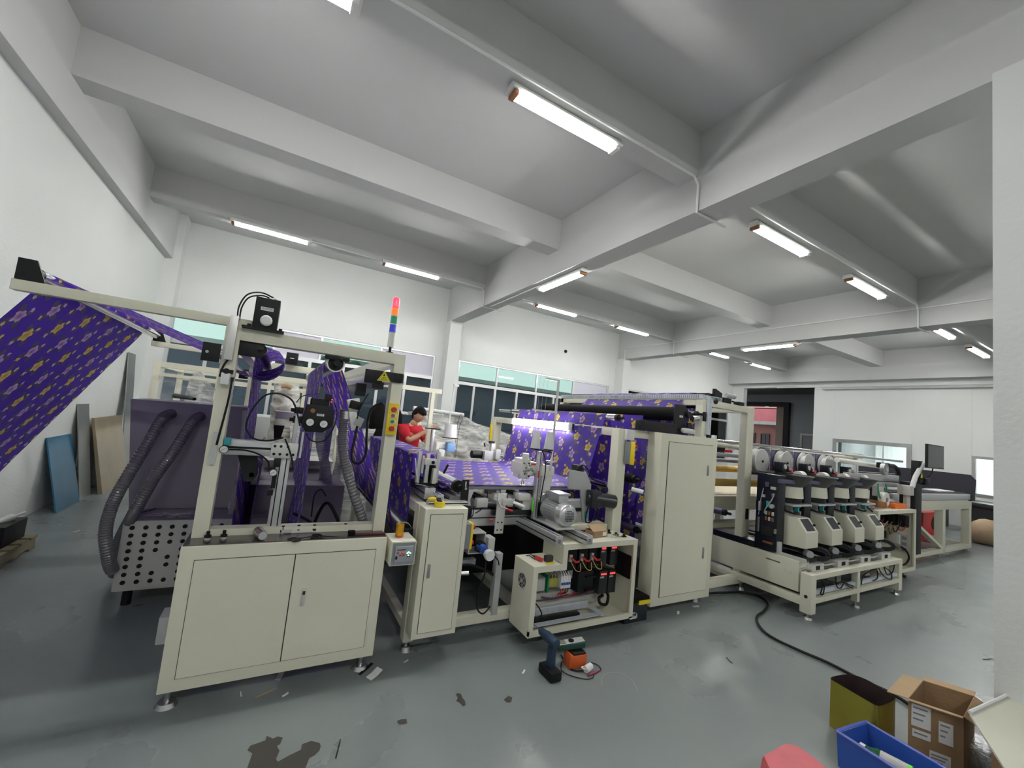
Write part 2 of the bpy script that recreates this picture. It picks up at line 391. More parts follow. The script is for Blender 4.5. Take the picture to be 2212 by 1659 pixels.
M['papered'] = mat('pale_lilac_paper', (.56, .55, .63), .6, var=.04)
window(1, -2.12, 3.6, 2.6, [-.23, .74, 2.15], [-1.45, -.2, .55, 1.3, 2.15, 2.85], [0, 2.3])
window(2, 4.3, 9.95, 2.58, [5.57, 6.98, 8.43], [4.86, 5.55, 6.3, 7.0, 7.68, 8.43, 9.2], [8.6])
window(3, 10.9, 16.9, 2.6, [12.4, 13.9, 15.4], [11.65, 12.4, 13.9, 15.4], [])
# service windows in the end wall
for i, (ya, yb, zt) in enumerate(((4.98, 7.06, 2.2), (1.6, 3.72, 2.0))):
    w = MB().frame('x', ya, yb, .9, zt, XR-.03, XR+.1, .12 if i == 0 else .07)
    w.box(XR, XR+.05, (ya+yb)/2-.35, (ya+yb)/2-.33, .9, zt)
    o = w.build('window_%d' % (4+i), 'dirtw'); o['kind'] = 'structure'
    MB().box(XR+.02, XR+.03, ya+.05, yb-.05, .95, zt-.05).build('window_pane', 'glassc', o)
# lit room behind those windows, the vestibule behind the opening
struct('wall_office', MB().box(XR+3, XR+3.1, -3, 7.5, 0, 2.8).box(XR+.25, XR+3, 7.4, 7.5, 0, 2.8).box(XR+.25, XR+3, -3.1, -3, 0, 2.8).box(XR+.25, XR+3.1, -3.1, 7.5, 2.8, 2.9), 'wall')
oc = thing('office_ceiling_lamp', 'lit lamp in the office seen through the windows in the far wall', 'lamp', (XR+1.5, 4.5, 2.72))
MB().box(XR+1.2, XR+1.8, 2.2, 6.6, 2.74, 2.8).build('lamp_housing', 'lampw', oc); MB().box(XR+1.25, XR+1.75, 2.3, 6.5, 2.725, 2.74).build('lamp_tube', emis('office_panel_light', (.95, 1, 1), 11), oc)
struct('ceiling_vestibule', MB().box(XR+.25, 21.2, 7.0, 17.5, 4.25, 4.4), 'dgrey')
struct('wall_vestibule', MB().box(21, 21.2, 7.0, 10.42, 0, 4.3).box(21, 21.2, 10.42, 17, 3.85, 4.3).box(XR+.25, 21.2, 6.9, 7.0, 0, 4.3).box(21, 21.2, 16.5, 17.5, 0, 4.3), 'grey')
struct('trim_91', MB().box(20.8, 21, 10.40, 10.62, 0, 3.85).box(20.8, 21, 10.62, 16.5, 3.66, 3.86), 'black')
struct('trim_92', MB().box(21.2, 21.5, 10.6, 11.15, 0, 3.85), mat('tan_pillar', (.30, .24, .20), .8))
struct('door_1', MB().frame('x', 9.2, 9.95, 0, 2.45, 20.95, 21, .09), 'dirtw')
# pink building across the yard
pb = thing('pink_building', 'pink building with a dark red ground floor seen through the far opening', 'building', (30.5, 15, 0))
MB().box(30, 31, 8, 26, 3.45, 4.35).build('parapet_wall', 'pinkb', pb)
MB().box(29.8, 31, 8, 26, 3.22, 3.45).build('ledge', 'dirtw', pb)
MB().box(30.3, 31, 8, 26, 0, 3.22).build('ground_floor_wall', 'pinkd', pb)
MB().box(30.6, 31.5, 8, 26, 4.35, 9).build('upper_wall', mat('red_upper_wall', (.34, .07, .07), .8), pb)
MB().box(30.4, 31, 8, 26, 4.45, 4.52).box(30.4, 31, 14.6, 14.75, 4.5, 6).box(30.4, 31, 16.6, 16.8, 4.5, 6).build('railing', 'paper', pb)
for yy in (16.3, 17.3):
    MB().frame('x', yy, yy+.6, 1.5, 2.6, 30.2, 30.28, .05).box(30.22, 30.28, yy+.27, yy+.33, 1.5, 2.6).box(30.25, 30.29, yy, yy+.6, 1.5, 2.6).build('window', 'darkglass', pb)
MB().cyl((30.2, 15.8, 0), (30.2, 15.8, 3.2), .06).build('drainpipe', 'perf', pb)
MB().box(30.2, 30.3, 14.0, 15.0, 0, 3.0).build('green_door', mat('dark_green_door', (.015, .05, .035), .5), pb)
# building across the alley behind the window wall
ob = thing('neighbouring_building', 'dark grey building standing outside behind the window wall', 'building', (6, 16, 0))
MB().box(-12, 20.5, 15.5, 17, 0, 3.05).build('wall', mat('dark_grey_wall', (.26, .30, .34), .8, var=.3, scale=.4), ob)  # plain dark bluish grey wall, tone varied at random
MB().box(-12, 20.5, 15.2, 17, 3.05, 3.2).build('roof_edge', 'lgrey', ob)
MB().box(4.9, 6.0, 20, 21, 0, 9).build('tower', 'perf', ob)
M['bush'] = mat('dark_foliage', (.05, .10, .06), .9, var=.6, scale=6)
bs = MB()
for k in range(26): bs.ball((random.uniform(.7, 2.1), 14.6+random.uniform(-.3, .3), 2.3+random.uniform(0, .75)), random.uniform(.12, .3), n=8)
bs.cyl((1.4, 14.6, 0), (1.4, 14.6, 2.5), .06)
tag(bs.build('tree', 'bush'), 'dark green treetop outside behind the left windows', 'tree')

# ---------------------------------------------------------------- fluorescent lamps
def lamp(x0, x1, y, z, label, along='x', y0=None, y1=None):
    c = Vector(((x0+x1)/2, y, z))
    t = thing('fluorescent_lamp', label, 'lamp', c, 'fluorescent ceiling lamps')
    L = (x1-x0)/2; mx = Matrix.Translation(c) @ (Matrix.Rotation(PI/2, 4, 'Z') if along == 'y' else Matrix.Identity(4))
    h = MB(mx); h.prism([(-.085, .0), (-.05, .055), (.05, .055), (.085, .0), (.07, -.012), (-.07, -.012)], 'x', -L, L); h.build('lamp_housing', 'lampw', t)
    for s in (-.036, .036):
        MB(mx).cyl((-L+.07, s, -.032), (L-.07, s, -.032), .013, n=8).build('lamp_tube', 'tube', t)
    for e in (-1, 1):
        a, b = sorted((e*(L-.02), e*(L-.07)))
        MB(mx).box(a, b, -.06, .06, -.05, -.012, .006).build('end_socket', 'brass' if e < 0 else 'lampw', t)
    return t
Zl = 4.555
lamp(-1.12, .15, 3.1, Zl, 'twin tube lamp at the top edge, half cut off by the photo')
lamp(1.41, 2.70, 3.1, Zl, 'largest fully visible twin tube lamp, on the nearest beam')
lamp(-1.1, .16, 8.42, Zl, 'twin tube lamp nearest the left wall, above the left windows')
lamp(1.45, 2.70, 8.42, Zl, 'twin tube lamp between the warning beacon and the left wall lamp')
lamp(5.14, 6.5, 3.1, Zl, 'larger of the two lamps on the right beam beyond the big girder')
lamp(7.83, 9.2, 3.1, Zl, 'smaller of the two lamps on the right beam beyond the big girder')
lamp(5.14, 6.45, 8.42, Zl, 'lamp left of the other on the middle bay window beam')
lamp(7.8, 9.1, 8.42, Zl, 'lamp right of the other on the middle bay window beam')
lamp(12.0, 13.05, 8.5, Zl, 'tiny lamp in the farthest bay, left of its pair')
lamp(14.3, 15.6, 8.5, Zl, 'tiny lamp in the farthest bay, right of its pair')
lamp(11.95, 13.1, 3.15, Zl, 'upper one of two lamps beside the near column at right')
lamp(14.2, 15.7, 3.15, Zl, 'lower one of two lamps beside the near column at right')
lamp(3.96-.65, 3.96+.65, 5.72, 4.14, 'lamp fixed crosswise under the big girder', 'y')
lamp(10.42-.66, 10.42+.66, 5.75, 4.14, 'lamp fixed crosswise under the second girder', 'y')
for xa, lb in ((-1.1, 'unseen lamp behind the camera nearest the left wall'), (1.4, 'unseen lamp behind the camera just left of the big girder'), (5.2, 'unseen lamp behind the camera just right of the big girder'), (7.8, 'unseen lamp behind the camera just left of the second girder'), (12.5, 'unseen lamp behind the camera in the farthest bay')):
    lamp(xa, xa+1.27, -2.6, Zl, lb)  # unseen lamps added at the regular beam spacing to light the cabinet fronts
#@@PART2
# ================================================================ LEFT MACHINE: frame, cabinet, rollers
YN, YF = 2.85, 5.45          # near and far frame planes
fm = thing('fabric_feeding_machine', 'cream frame machine with a two-door base cabinet, long side arms and a lit warning beacon', 'machine', (.2, 4.1, 0))
f = MB()
for y0 in (YN, YF-.1):
    for x0, x1 in ((-.31, -.235), (.66, .735)): f.box(x0, x1, y0, y0+.1, .09, 2.03, .003)
    f.box(-.31, .735, y0, y0+.1, 1.955, 2.03, .003)
    f.box(-1.175, -.19, y0+.02, y0+.075, 2.032 if y0 > 3 else 2.032, 2.085 if y0 > 3 else 2.085, .003)
    f.box(-.235, .66, y0+.02, y0+.1, .835, .875)
for x0, x1 in ((-.31, -.235), (.66, .735)):
    f.box(x0, x1, YN+.1, YF-.1, 1.955, 2.03); f.box(x0, x1, YN+.1, YF-.1, .1, .17)
fr = f.build('frame', 'cream', fm)
MB().box(.735, 1.93, 5.37, 5.43, 1.92, 1.98).box(1.79, 1.84, 5.37, 5.42, 0, 1.92).build('far_side_bracket', 'cream', fm)
MB().cyl((.74, 5.33, 2.0), (1.35, 5.33, 2.0), .016).build('white_tube', 'white', fm)
cb = MB().box(-.33, .725, 2.71, 2.86, .11, .83, .004).build('cabinet_body', 'cream', fm)
for xa, xb in ((-.262, .206), (.212, .66)):
    d = MB().box(xa-.003, xb+.003, 2.708, 2.711, .172, .763).build('door_gap', 'gap', fm)
    d = MB().box(xa, xb, 2.705, 2.712, .175, .76).build('door', 'cream', fm)
hd = MB().box(.268, .292, 2.698, 2.706, .47, .565, .002).build('door_handle', 'plate', d)
MB().box(.274, .286, 2.694, 2.70, .53, .553).box(.274, .286, 2.694, 2.70, .484, .51).build('latch', 'gap', hd) if False else MB().box(.273, .287, 2.695, 2.70, .532, .552).build('keyhole', 'gap', d)
MB().box(-.325, .72, 2.725, 3.0, .83, .836).build('top_plate', mat('worn_steel_top', (.17, .16, .16), .25, .85, var=.3, scale=8), fm)
for x, y in ((-.29, 2.80), (.675, 2.80)):
    MB().cyl((x, y, .02), (x, y, .12), .016).cyl((x, y, 0), (x, y, .022), .05, .04).build('levelling_foot', 'steel', fm)
for x in (-.29, .7):
    MB().cyl((x, 5.4, .03), (x, 5.4, .12), .018).cyl((x, 5.4, 0), (x, 5.4, .035), .05, .038).build('levelling_foot', 'dgrey', fm)
def knob(x, y, z, parent, m='black'):
    MB().cyl((x, y, z), (x, y, z+.012), .017, n=14).cyl((x, y, z+.012), (x, y, z+.034), .009, n=12).build('knob', m, parent)
for px, py in ((448, 1163), (483, 1161), (610, 1150), (644, 1148), (678, 1147), (745, 1144), (808, 1141)):
    p = at(px, py, Z=.84); MB().cyl((p.x, p.y, .836), (p.x, p.y, .846), .016, n=14).build('washer', 'plate', fm); knob(p.x, p.y, .845, fm)
def roller(p, x, z, r, y0, y1, m='chrome', name='roller', cap='black'):
    o = MB().cyl((x, y0, z), (x, y1, z), r, n=28).build(name, m, p)
    MB().cyl((x, y0-.03, z), (x, y0, z), r*.93, n=24).cyl((x, y0-.09, z), (x, y0-.028, z), r*.4, n=14).build('bearing', cap, o)
    MB().cyl((x, y1, z), (x, y1+.03, z), r*.93, n=24).build('bearing', cap, o)
    return o
def bracket(p, x0, x1, y, z0, z1, bolts=(), m='black', t=.012):
    o = MB().box(x0, x1, y, y+t, z0, z1, .003).build('bracket', m, p)
    for bx, bz in bolts: MB().cyl((bx, y-.004, bz), (bx, y, bz), .008, n=10).build('bolt', 'steel', o)
    return o
roller(fm, -1.13, 2.135, .034, 2.97, 5.33)
for y in (2.87, 5.37): 
    MB().prism([(-1.165, 2.085), (-1.06, 2.085), (-1.10, 2.19), (-1.165, 2.19)], 'y', y, y+.012).build('bracket', 'black', fm)
roller(fm, -.37, 1.87, .03, 2.95, 5.33)
for y in (2.83, 5.37): bracket(fm, -.40, -.315, y, 1.81, 1.915, ((-.375, 1.862),))
roller(fm, -.125, 1.925, .032, 2.93, 5.3, 'steel')
MB().box(-.235, -.11, 2.87, 2.882, 1.87, 1.955, .002).build('bracket', 'black', fm)
roller(fm, .298, 1.905, .05, 2.93, 5.3, 'steel', 'idler_roller')
o = MB().cyl((.298, 2.905, 1.905), (.298, 2.93, 1.905), .056, n=28).build('end_disc', 'plate', fm)
MB().cyl((.298, 2.89, 1.905), (.298, 2.906, 1.905), .026, n=20).build('bearing', 'black', o); MB().cyl((.298, 2.885, 1.905), (.298, 2.892, 1.905), .012, n=14).build('shaft_end', 'steel', o)
bracket(fm, .225, .375, 2.87, 1.925, 1.95); 
# black handwheel box with white knob on top of the frame
bx = MB().box(-.185, -.06, 2.80, 2.98, 2.035, 2.22, .002).box(-.235, -.02, 2.80, 3.0, 2.03, 2.042).build('tension_box', 'black', fm)
MB().lathe((-.118, 2.80, 2.085), (0, -1, 0), [(0, 0), (.02, 0), (.031, .008), (.031, .02), (.024, .027), (0, .027)], 24).build('hand_knob', 'white', bx)
MB().box(-.155, -.09, 2.797, 2.80, 2.145, 2.165).build('name_label', 'paper', bx)
text('label_text', '去边切布', .014, (-.121, 2.7965, 2.155), bx, 'ink')
MB().cyl((-.09, 2.9, 2.22), (-.09, 2.9, 2.245), .009).box(-.125, -.1, 2.88, 2.92, 2.22, 2.245, .004).build('air_fitting', 'steel', bx)
for dx in (-.2, -.04): MB().cyl((dx, 2.82, 2.042), (dx, 2.82, 2.055), .01, n=8).build('bolt', 'black', bx)
MB().tube([(-.105, 2.9, 2.25), (-.17, 2.88, 2.262), (-.235, 2.86, 2.23), (-.265, 2.85, 2.15), (-.262, 2.84, 2.07)], .0045, 6, 6).build('air_line', 'cable', fm)
MB().tube([(-.105, 2.92, 2.24), (-.16, 2.9, 2.25), (-.225, 2.88, 2.22), (-.252, 2.86, 2.15), (-.252, 2.84, 2.07)], .0045, 6, 6).build('air_line', 'cable', fm)
MB().box(-.292, -.252, 2.795, 2.85, 1.83, 2.085, .002).build('cable_cover', 'plate', fm)
MB().box(-.292, -.25, 2.80, 2.85, 1.69, 1.755, .003).build('valve', 'white', fm); MB().cyl((-.27, 2.80, 1.765), (-.27, 2.85, 1.765), .016).box(-.30, -.24, 2.81, 2.84, 1.752, 1.775).box(-.245, -.23, 2.8, 2.83, 1.71, 1.735).build('valve_head', 'black', fm)
MB().tube([(-.275, 2.83, 1.83), (-.29, 2.82, 1.79), (-.298, 2.82, 1.73)], .006, 6).tube([(-.238, 2.81, 1.72), (-.24, 2.81, 1.6), (-.255, 2.82, 1.42), (-.262, 2.83, 1.35)], .006, 6).build('air_line', 'cable', fm)
# small motor on the far top beam
MB().box(.02, .14, 5.22, 5.32, 2.03, 2.16, .004).build('far_motor', 'black', fm); MB().box(.06, .1, 5.2, 5.22, 2.09, 2.1).build('motor_label', 'paper', fm)
# warning beacon
tb = MB().cyl((.625, 2.88, 2.03), (.625, 2.88, 2.036), .024).cyl((.625, 2.88, 2.036), (.625, 2.88, 2.075), .009).build('beacon', 'black', fm)
MB().cyl((.625, 2.88, 2.072), (.625, 2.88, 2.17), .0225).build('beacon_base', 'whitem', tb)
zz = 2.17
for nm, mm in (('blue_lens', 'lensB'), ('green_lens', 'lensG'), ('orange_lens', 'lensO')):
    MB().cyl((.625, 2.88, zz+.004), (.625, 2.88, zz+.056), .0225).build(nm, mm, tb); MB().cyl((.625, 2.88, zz-.002), (.625, 2.88, zz+.004), .0232).build('joint_ring', 'whitem', tb); zz += .06
MB().lathe((.625, 2.88, zz), (0, 0, 1), [(.0225, .004), (.0225, .055), (.02, .068), (.012, .073), (0, .074)], 20).build('red_lens', 'lensR', tb)
# warning plate and yellow triangle
wp = MB().prism([(.475, 1.805), (.59, 1.805), (.59, 1.83), (.728, 1.83), (.728, 1.895), (.475, 1.895)], 'y', 2.828, 2.84, .003).build('guard_plate', 'black', fm)
for bx_, bz_ in ((.495, 1.875), (.53, 1.875), (.495, 1.845), (.53, 1.845), (.67, 1.88), (.705, 1.88), (.67, 1.85), (.705, 1.85)): MB().cyl((bx_, 2.8265, bz_), (bx_, 2.828, bz_), .006, n=8).build('bolt_hole', 'hole', wp)
MB().prism([(.555, 1.828), (.645, 1.828), (.598, 1.897)], 'y', 2.823, 2.828).build('warning_triangle', mat('warning_yellow', (.75, .68, .02), .5), wp)
tri = [(.563, 1.8335), (.637, 1.8335), (.5985, 1.889)]
t_ = MB()
for i in range(3):
    a, b = tri[i], tri[(i+1) % 3]; t_.tube([(a[0], 2.8225, a[1]), (b[0], 2.8225, b[1])], .0012, 4, 1)
t_.ball((.597, 2.8225, 1.868), .006, (1, .2, 1.2), 8); t_.box(.587, .610, 2.822, 2.8228, 1.852, 1.856); t_.build('pictogram', 'ink', wp)
text('warning_text', '高温危险', .0105, (.6, 2.8222, 1.842), wp, 'ink')
# yellow control station with four buttons
def station(p, x, y, z0, z1, w=.072, rot=0, deep=.03):
    h = z1-z0; mx = Matrix.Translation((x, y, z0)) @ Matrix.Rotation(rot, 4, 'Z')
    s = MB(mx).box(-w/2, w/2, -deep, 0, 0, h, .006).build('control_station', 'yellow', p)
    if rot or deep > .03: MB(mx).box(-w/2, w/2, 0, .05, .005, h-.005, .003).build('station_back', 'grey', s)
    for k, (fz, m_, nm) in enumerate(((.80, 'red', 'emergency_button'), (.61, 'brass', 'amber_button'), (.42, 'green', 'green_button'), (.20, 'red', 'red_button'))):
        rr = .018 if m_ == 'red' else .0125
        MB(mx).cyl((0, -deep, h*fz), (0, -deep-.006, h*fz), .017, n=18).build('button_ring', 'plate', s)
        MB(mx).cyl((0, -deep-.006, h*fz), (0, -deep-(.022 if m_ == 'red' else .012), h*fz), rr, rr*.92, n=18).build(nm, m_, s)
        MB(mx).box(.019, .029, -deep-.001, -deep, h*fz-.011, h*fz+.011).build('button_label', 'paper', s)
    return s
station(fm, .687, 2.848, 1.475, 1.688)
# aluminium cross slide with perforated plate
sl = MB().box(-.235, .02, 2.88, 2.96, 1.292, 1.378, .003).box(-.235, .13, 2.9, 2.95, 1.315, 1.355).box(-.285, -.255, 2.83, 2.86, 1.24, 1.42).build('aluminium_slide', 'alu', fm)
MB().box(-.23, .02, 2.877, 2.881, 1.33, 1.342).build('slot', 'hole', sl)
hp = MB().box(.005, .148, 2.868, 2.88, 1.285, 1.377, .002).build('perforated_plate', 'plate', sl)
for hx in (.024, .056, .094): 
    for hz in (1.355, 1.308): MB().cyl((hx, 2.8665, hz), (hx, 2.868, hz), .008, n=10).build('bolt_hole', 'hole', hp)
MB().cyl((.127, 2.8665, 1.308), (.127, 2.868, 1.308), .008, n=10).build('bolt_hole', 'hole', hp)
MB().box(-.232, -.2, 2.84, 2.88, 1.35, 1.39, .004).build('teal_valve', 'teal', fm)
def gauge(x, y, z, r, p):
    g = MB().cyl((x, y, z), (x, y-.02, z), r, n=24).build('pressure_gauge', 'black', p)
    MB().cyl((x, y-.0205, z), (x, y-.022, z), r*.86, n=24).build('gauge_face', 'paper', g)
    MB().tube([(x-.55*r, y-.0225, z-.3*r), (x+.5*r, y-.0225, z+.35*r)], .0012, 4, 1).build('gauge_needle', 'ink', g)
gauge(-.225, 2.86, 1.325, .022, fm); gauge(.035, 2.84, 1.205, .021, fm)
MB().tube([(-.2, 2.85, 1.325), (-.12, 2.84, 1.325), (-.05, 2.84, 1.305), (.0, 2.84, 1.265), (.01, 2.84, 1.22)], .005, 6).build('air_line', 'cable', fm)
MB().box(.03, .065, 2.84, 2.88, 1.235, 1.285, .003).cyl((.045, 2.85, 1.19), (.045, 2.85, 1.11), .012).box(.02, .05, 2.83, 2.86, 1.07, 1.1).build('filter_unit', 'black', fm)
# upright aluminium extrusion standing on the top plate
up = MB().box(.045, .118, 2.9, 2.97, .836, 1.285, .003).build('aluminium_upright', 'alu', fm)
MB().box(.062, .068, 2.897, 2.901, .85, 1.28).box(.095, .101, 2.897, 2.901, .85, 1.28).build('slot', 'hole', up)
MB().box(.11, .132, 2.9, 2.96, 1.38, 1.56, .002).box(.16, .172, 2.88, 2.92, 1.29, 1.45).build('slide_post', 'alu', fm)
# black cutting head
p_ = [(.148, 1.50), (.175, 1.455), (.27, 1.455), (.325, 1.50), (.325, 1.60), (.29, 1.625), (.165, 1.625), (.155, 1.56)]
ch = MB().prism(p_, 'y', 2.86, 2.97, .003).box(.19, .29, 2.88, 2.99, 1.625, 1.665).box(.265, .30, 2.86, 2.98, 1.66, 1.70, .003).build('cutting_head', 'black', fm)
MB().cyl((.178, 2.92, 1.62), (.178, 2.92, 1.67), .017).build('steel_pin', 'chrome', ch)
for x_, z_ in ((.193, 1.515), (.272, 1.51)):
    MB().cyl((x_, 2.86, z_), (x_, 2.845, z_), .0215, n=24).build('dial', 'white', ch); MB().tube([(x_-.01, 2.8445, z_-.003), (x_+.01, 2.8445, z_+.004)], .001, 4, 1).build('dial_mark', 'ink', ch)
MB().cyl((.2, 2.86, 1.588), (.2, 2.857, 1.588), .014, n=20).build('copper_plug', 'brass', ch)
MB().box(.225, .268, 2.857, 2.86, 1.558, 1.572).build('name_label', 'paper', ch); text('label_text', '横切布', .010, (.2465, 2.8565, 1.565), ch, 'ink')
MB().box(.298, .304, 2.857, 2.861, 1.665, 1.672).box(.298, .304, 2.857, 2.861, 1.65, 1.657).build('indicator_light', 'ledr', ch)
MB().box(.10, .15, 2.9, 2.95, 1.56, 1.60, .004).box(.10, .15, 2.9, 2.95, 1.50, 1.545, .004).cyl((.08, 2.92, 1.58), (.12, 2.92, 1.58), .012).cyl((.08, 2.92, 1.52), (.12, 2.92, 1.52), .012).build('valve_block', 'black', ch)
def cab(pts, r, p, name='cable', m='cable', sm=5): return MB().tube(pts, r, 7, sm).build(name, m, p)
cab([at(*q, Y=2.84) for q in ((648, 920), (640, 885), (628, 862), (600, 850), (570, 856), (545, 885), (532, 915), (536, 935), (550, 948), (580, 952), (612, 945))], .0052, fm)
cab([at(*q, Y=2.86) for q in ((616, 948), (626, 975), (632, 1000), (630, 1018))], .0048, fm)
cab([at(*q, Y=2.86) for q in ((662, 935), (668, 948), (685, 955), (705, 948), (720, 925), (728, 895), (722, 870))], .0040, fm)
cab([at(*q, Y=2.95) for q in ((640, 870), (655, 855), (690, 850))], .003, fm)
# sensor arm near the right post
sa = MB(Matrix.Translation((.47, 2.98, 1.64)) @ Matrix.Rotation(-.25, 4, 'Y')).box(-.05, .03, 0, .03, -.03, .055, .003).box(-.05, .0, 0, .03, -.16, -.03, .002).build('sensor_arm', 'plate', fm)
MB(Matrix.Translation((.47, 2.97, 1.64)) @ Matrix.Rotation(.15, 4, 'Y')).box(-.045, .03, -.03, .01, -.02, .035, .004).build('sensor_motor', 'black', sa)
MB(Matrix.Translation((.5, 2.98, 1.54)) @ Matrix.Rotation(.3, 4, 'Y')).box(-.03, .03, 0, .04, -.035, .03, .003).build('solenoid', 'lgrey', sa)
MB().box(.455, .515, 2.95, 3.02, 1.715, 1.80).build('arm_mount', 'black', sa)
cab([at(*q, Y=2.94) for q in ((826, 870), (805, 880), (795, 905), (792, 940), (790, 980), (778, 1000), (764, 998), (760, 980), (766, 950), (772, 920))], .0085, fm, 'thick_cable')
cab([at(*q, Y=2.92) for q in ((796, 850), (785, 868), (776, 885), (772, 905))], .004, fm)
# cross pipe of the far right corner (bright galvanised channel)
MB().box(.6, .72, 3.0, 5.35, 1.83, 1.90, .003).build('cross_channel', 'alu', fm)
MB().box(.56, .64, 3.0, 5.35, 1.78, 1.83).build('cross_channel_lower', 'dgrey', fm)
# floor-standing corrugated hoses inside the frame
def hose(pts, r, p, name='corrugated_hose', m='hose', pitch=.018, n=12, amp=.07):
    P = [Vector(q) for q in pts]; L = sum((P[i+1]-P[i]).length for i in range(len(P)-1)); tot = max(20, int(L/pitch*2)); sm = max(2, tot//(len(P)-1))
    return MB().tube(P, lambda t, i: r*(1+amp*(1 if i % 2 else -1)), n, sm).build(name, m, p)
hs = hose([at(*q, Y=3.02) for q in ((745, 885), (742, 920), (740, 960), (748, 1010), (765, 1070), (785, 1130), (795, 1190))], .031, fm)
MB().cyl(at(746, 905, Y=3.02), at(747, 888, Y=3.02), .033).build('hose_clamp', 'plate', hs)
hose([at(*q, Y=4.4) for q in ((692, 925), (693, 960), (703, 1010), (706, 1050), (690, 1100), (665, 1140))], .045, fm, m='hosec')
hose([at(*q, Y=4.8) for q in ((736, 940), (735, 990), (724, 1040), (716, 1100), (712, 1150))], .045, fm, m='hosec')
MB().box(.46, .52, 4.5, 4.56, .1, 1.8).build('inner_post', 'lgrey', fm)
# far-side worktop and lower crossbars seen through the frame
MB().box(-.05, .62, 5.0, 5.4, .92, .99, .003).box(.15, .62, 4.9, 5.35, .995, 1.01).build('far_worktop', 'perf', fm)
MB().box(-.23, .66, 4.2, 5.3, .25, .88).build('inner_housing', 'cutbox', fm)
MB().box(.0, .45, 5.1, 5.35, 1.42, 1.5, .004).build('far_beam', 'cutbox', fm)
MB().prism([(.02, 1.22), (.08, 1.22), (.1, 1.36), (0, 1.36)], 'y', 4.9, 5.0).build('far_bracket', 'black', fm)
mb = MB(); mb.prism([(-.16, 1.285), (-.06, 1.285), (-.04, 1.18), (-.065, 1.13), (-.11, 1.13)], 'y', 2.94, 2.955); mb.build('dancer_bracket', 'black', fm)
roller(fm, -.075, 1.17, .035, 3.03, 5.3, 'chrome', 'dancer_roller')
cab([(.3, 3.6, .3), (.36, 3.5, .7), (.42, 3.4, .9), (.50, 3.3, .8), (.52, 3.2, .72), (.6, 3.1, .70)], .012, fm)
cab([(.2, 3.3, .85), (.3, 3.3, .8), (.38, 3.2, .75)], .01, fm); cab([(.33, 3.4, .8), (.33, 3.4, .95), (.37, 3.4, 1.0), (.41, 3.4, .95)], .005, fm)
# rail with scale on the top plate
MB().box(.125, .18, 2.86, 2.9, .84, .858, .002).build('rail_block', 'perf', fm)
sc = MB().box(.18, .3, 2.868, 2.876, .84, .85).build('steel_scale', 'paper', fm)
roller(fm, .905, .80, .052, 2.99, 5.3, 'steel', 'guide_roller')
MB().cyl((.905, 2.965, .80), (.905, 2.99, .80), .053, n=28).build('end_disc', 'plate', fm)
MB().box(.885, .945, 2.88, 2.9, .60, .83, .004).build('bracket', 'black', fm)
MB().box(.735, .96, 2.88, 2.96, .60, .68).build('lower_support', 'black', fm)
# small display box between the cabinets
db = MB().box(.745, .905, 2.66, 2.86, .665, .815, .003).build('display_box', 'cream', fm)
MB().box(.752, .898, 2.656, 2.661, .672, .808).build('steel_bezel', 'steel', db)
dp = MB().box(.768, .885, 2.645, 2.657, .69, .788, .003).build('keypad_panel', mat('grey_keypad', (.30, .33, .36), .4), db)
dp2 = MB().box(.778, .835, 2.6435, 2.6455, .766, .771).build('title_bar', mat('dark_blue_print', (.02, .03, .09), .5), db)
for x_, z_ in ((.785, .75), (.802, .735), (.823, .735)): MB().box(x_-.006, x_+.006, 2.6435, 2.6455, z_-.005, z_+.005).build('red_key', 'red', db)
MB().box(.808, .82, 2.6435, 2.6455, .746, .763).build('digit_window', 'hole', db); text('digit', '0', .017, (.814, 2.643, .7545), db, 'ledr')
MB().box(.772, .784, 2.6425, 2.6455, .712, .73).build('rocker_switch', 'hole', db)
for x_, z_ in ((.855, .752), (.846, .745), (.866, .745), (.855, .732)): MB().ball((x_, 2.6445, z_), .0035, n=8).build('green_light', 'ledg', db)
MB().box(.845, .868, 2.6438, 2.6455, .722, .728).box(.836, .85, 2.6438, 2.6455, .736, .741).box(.858, .872, 2.6438, 2.6455, .736, .741).build('key_print', 'ink', db)

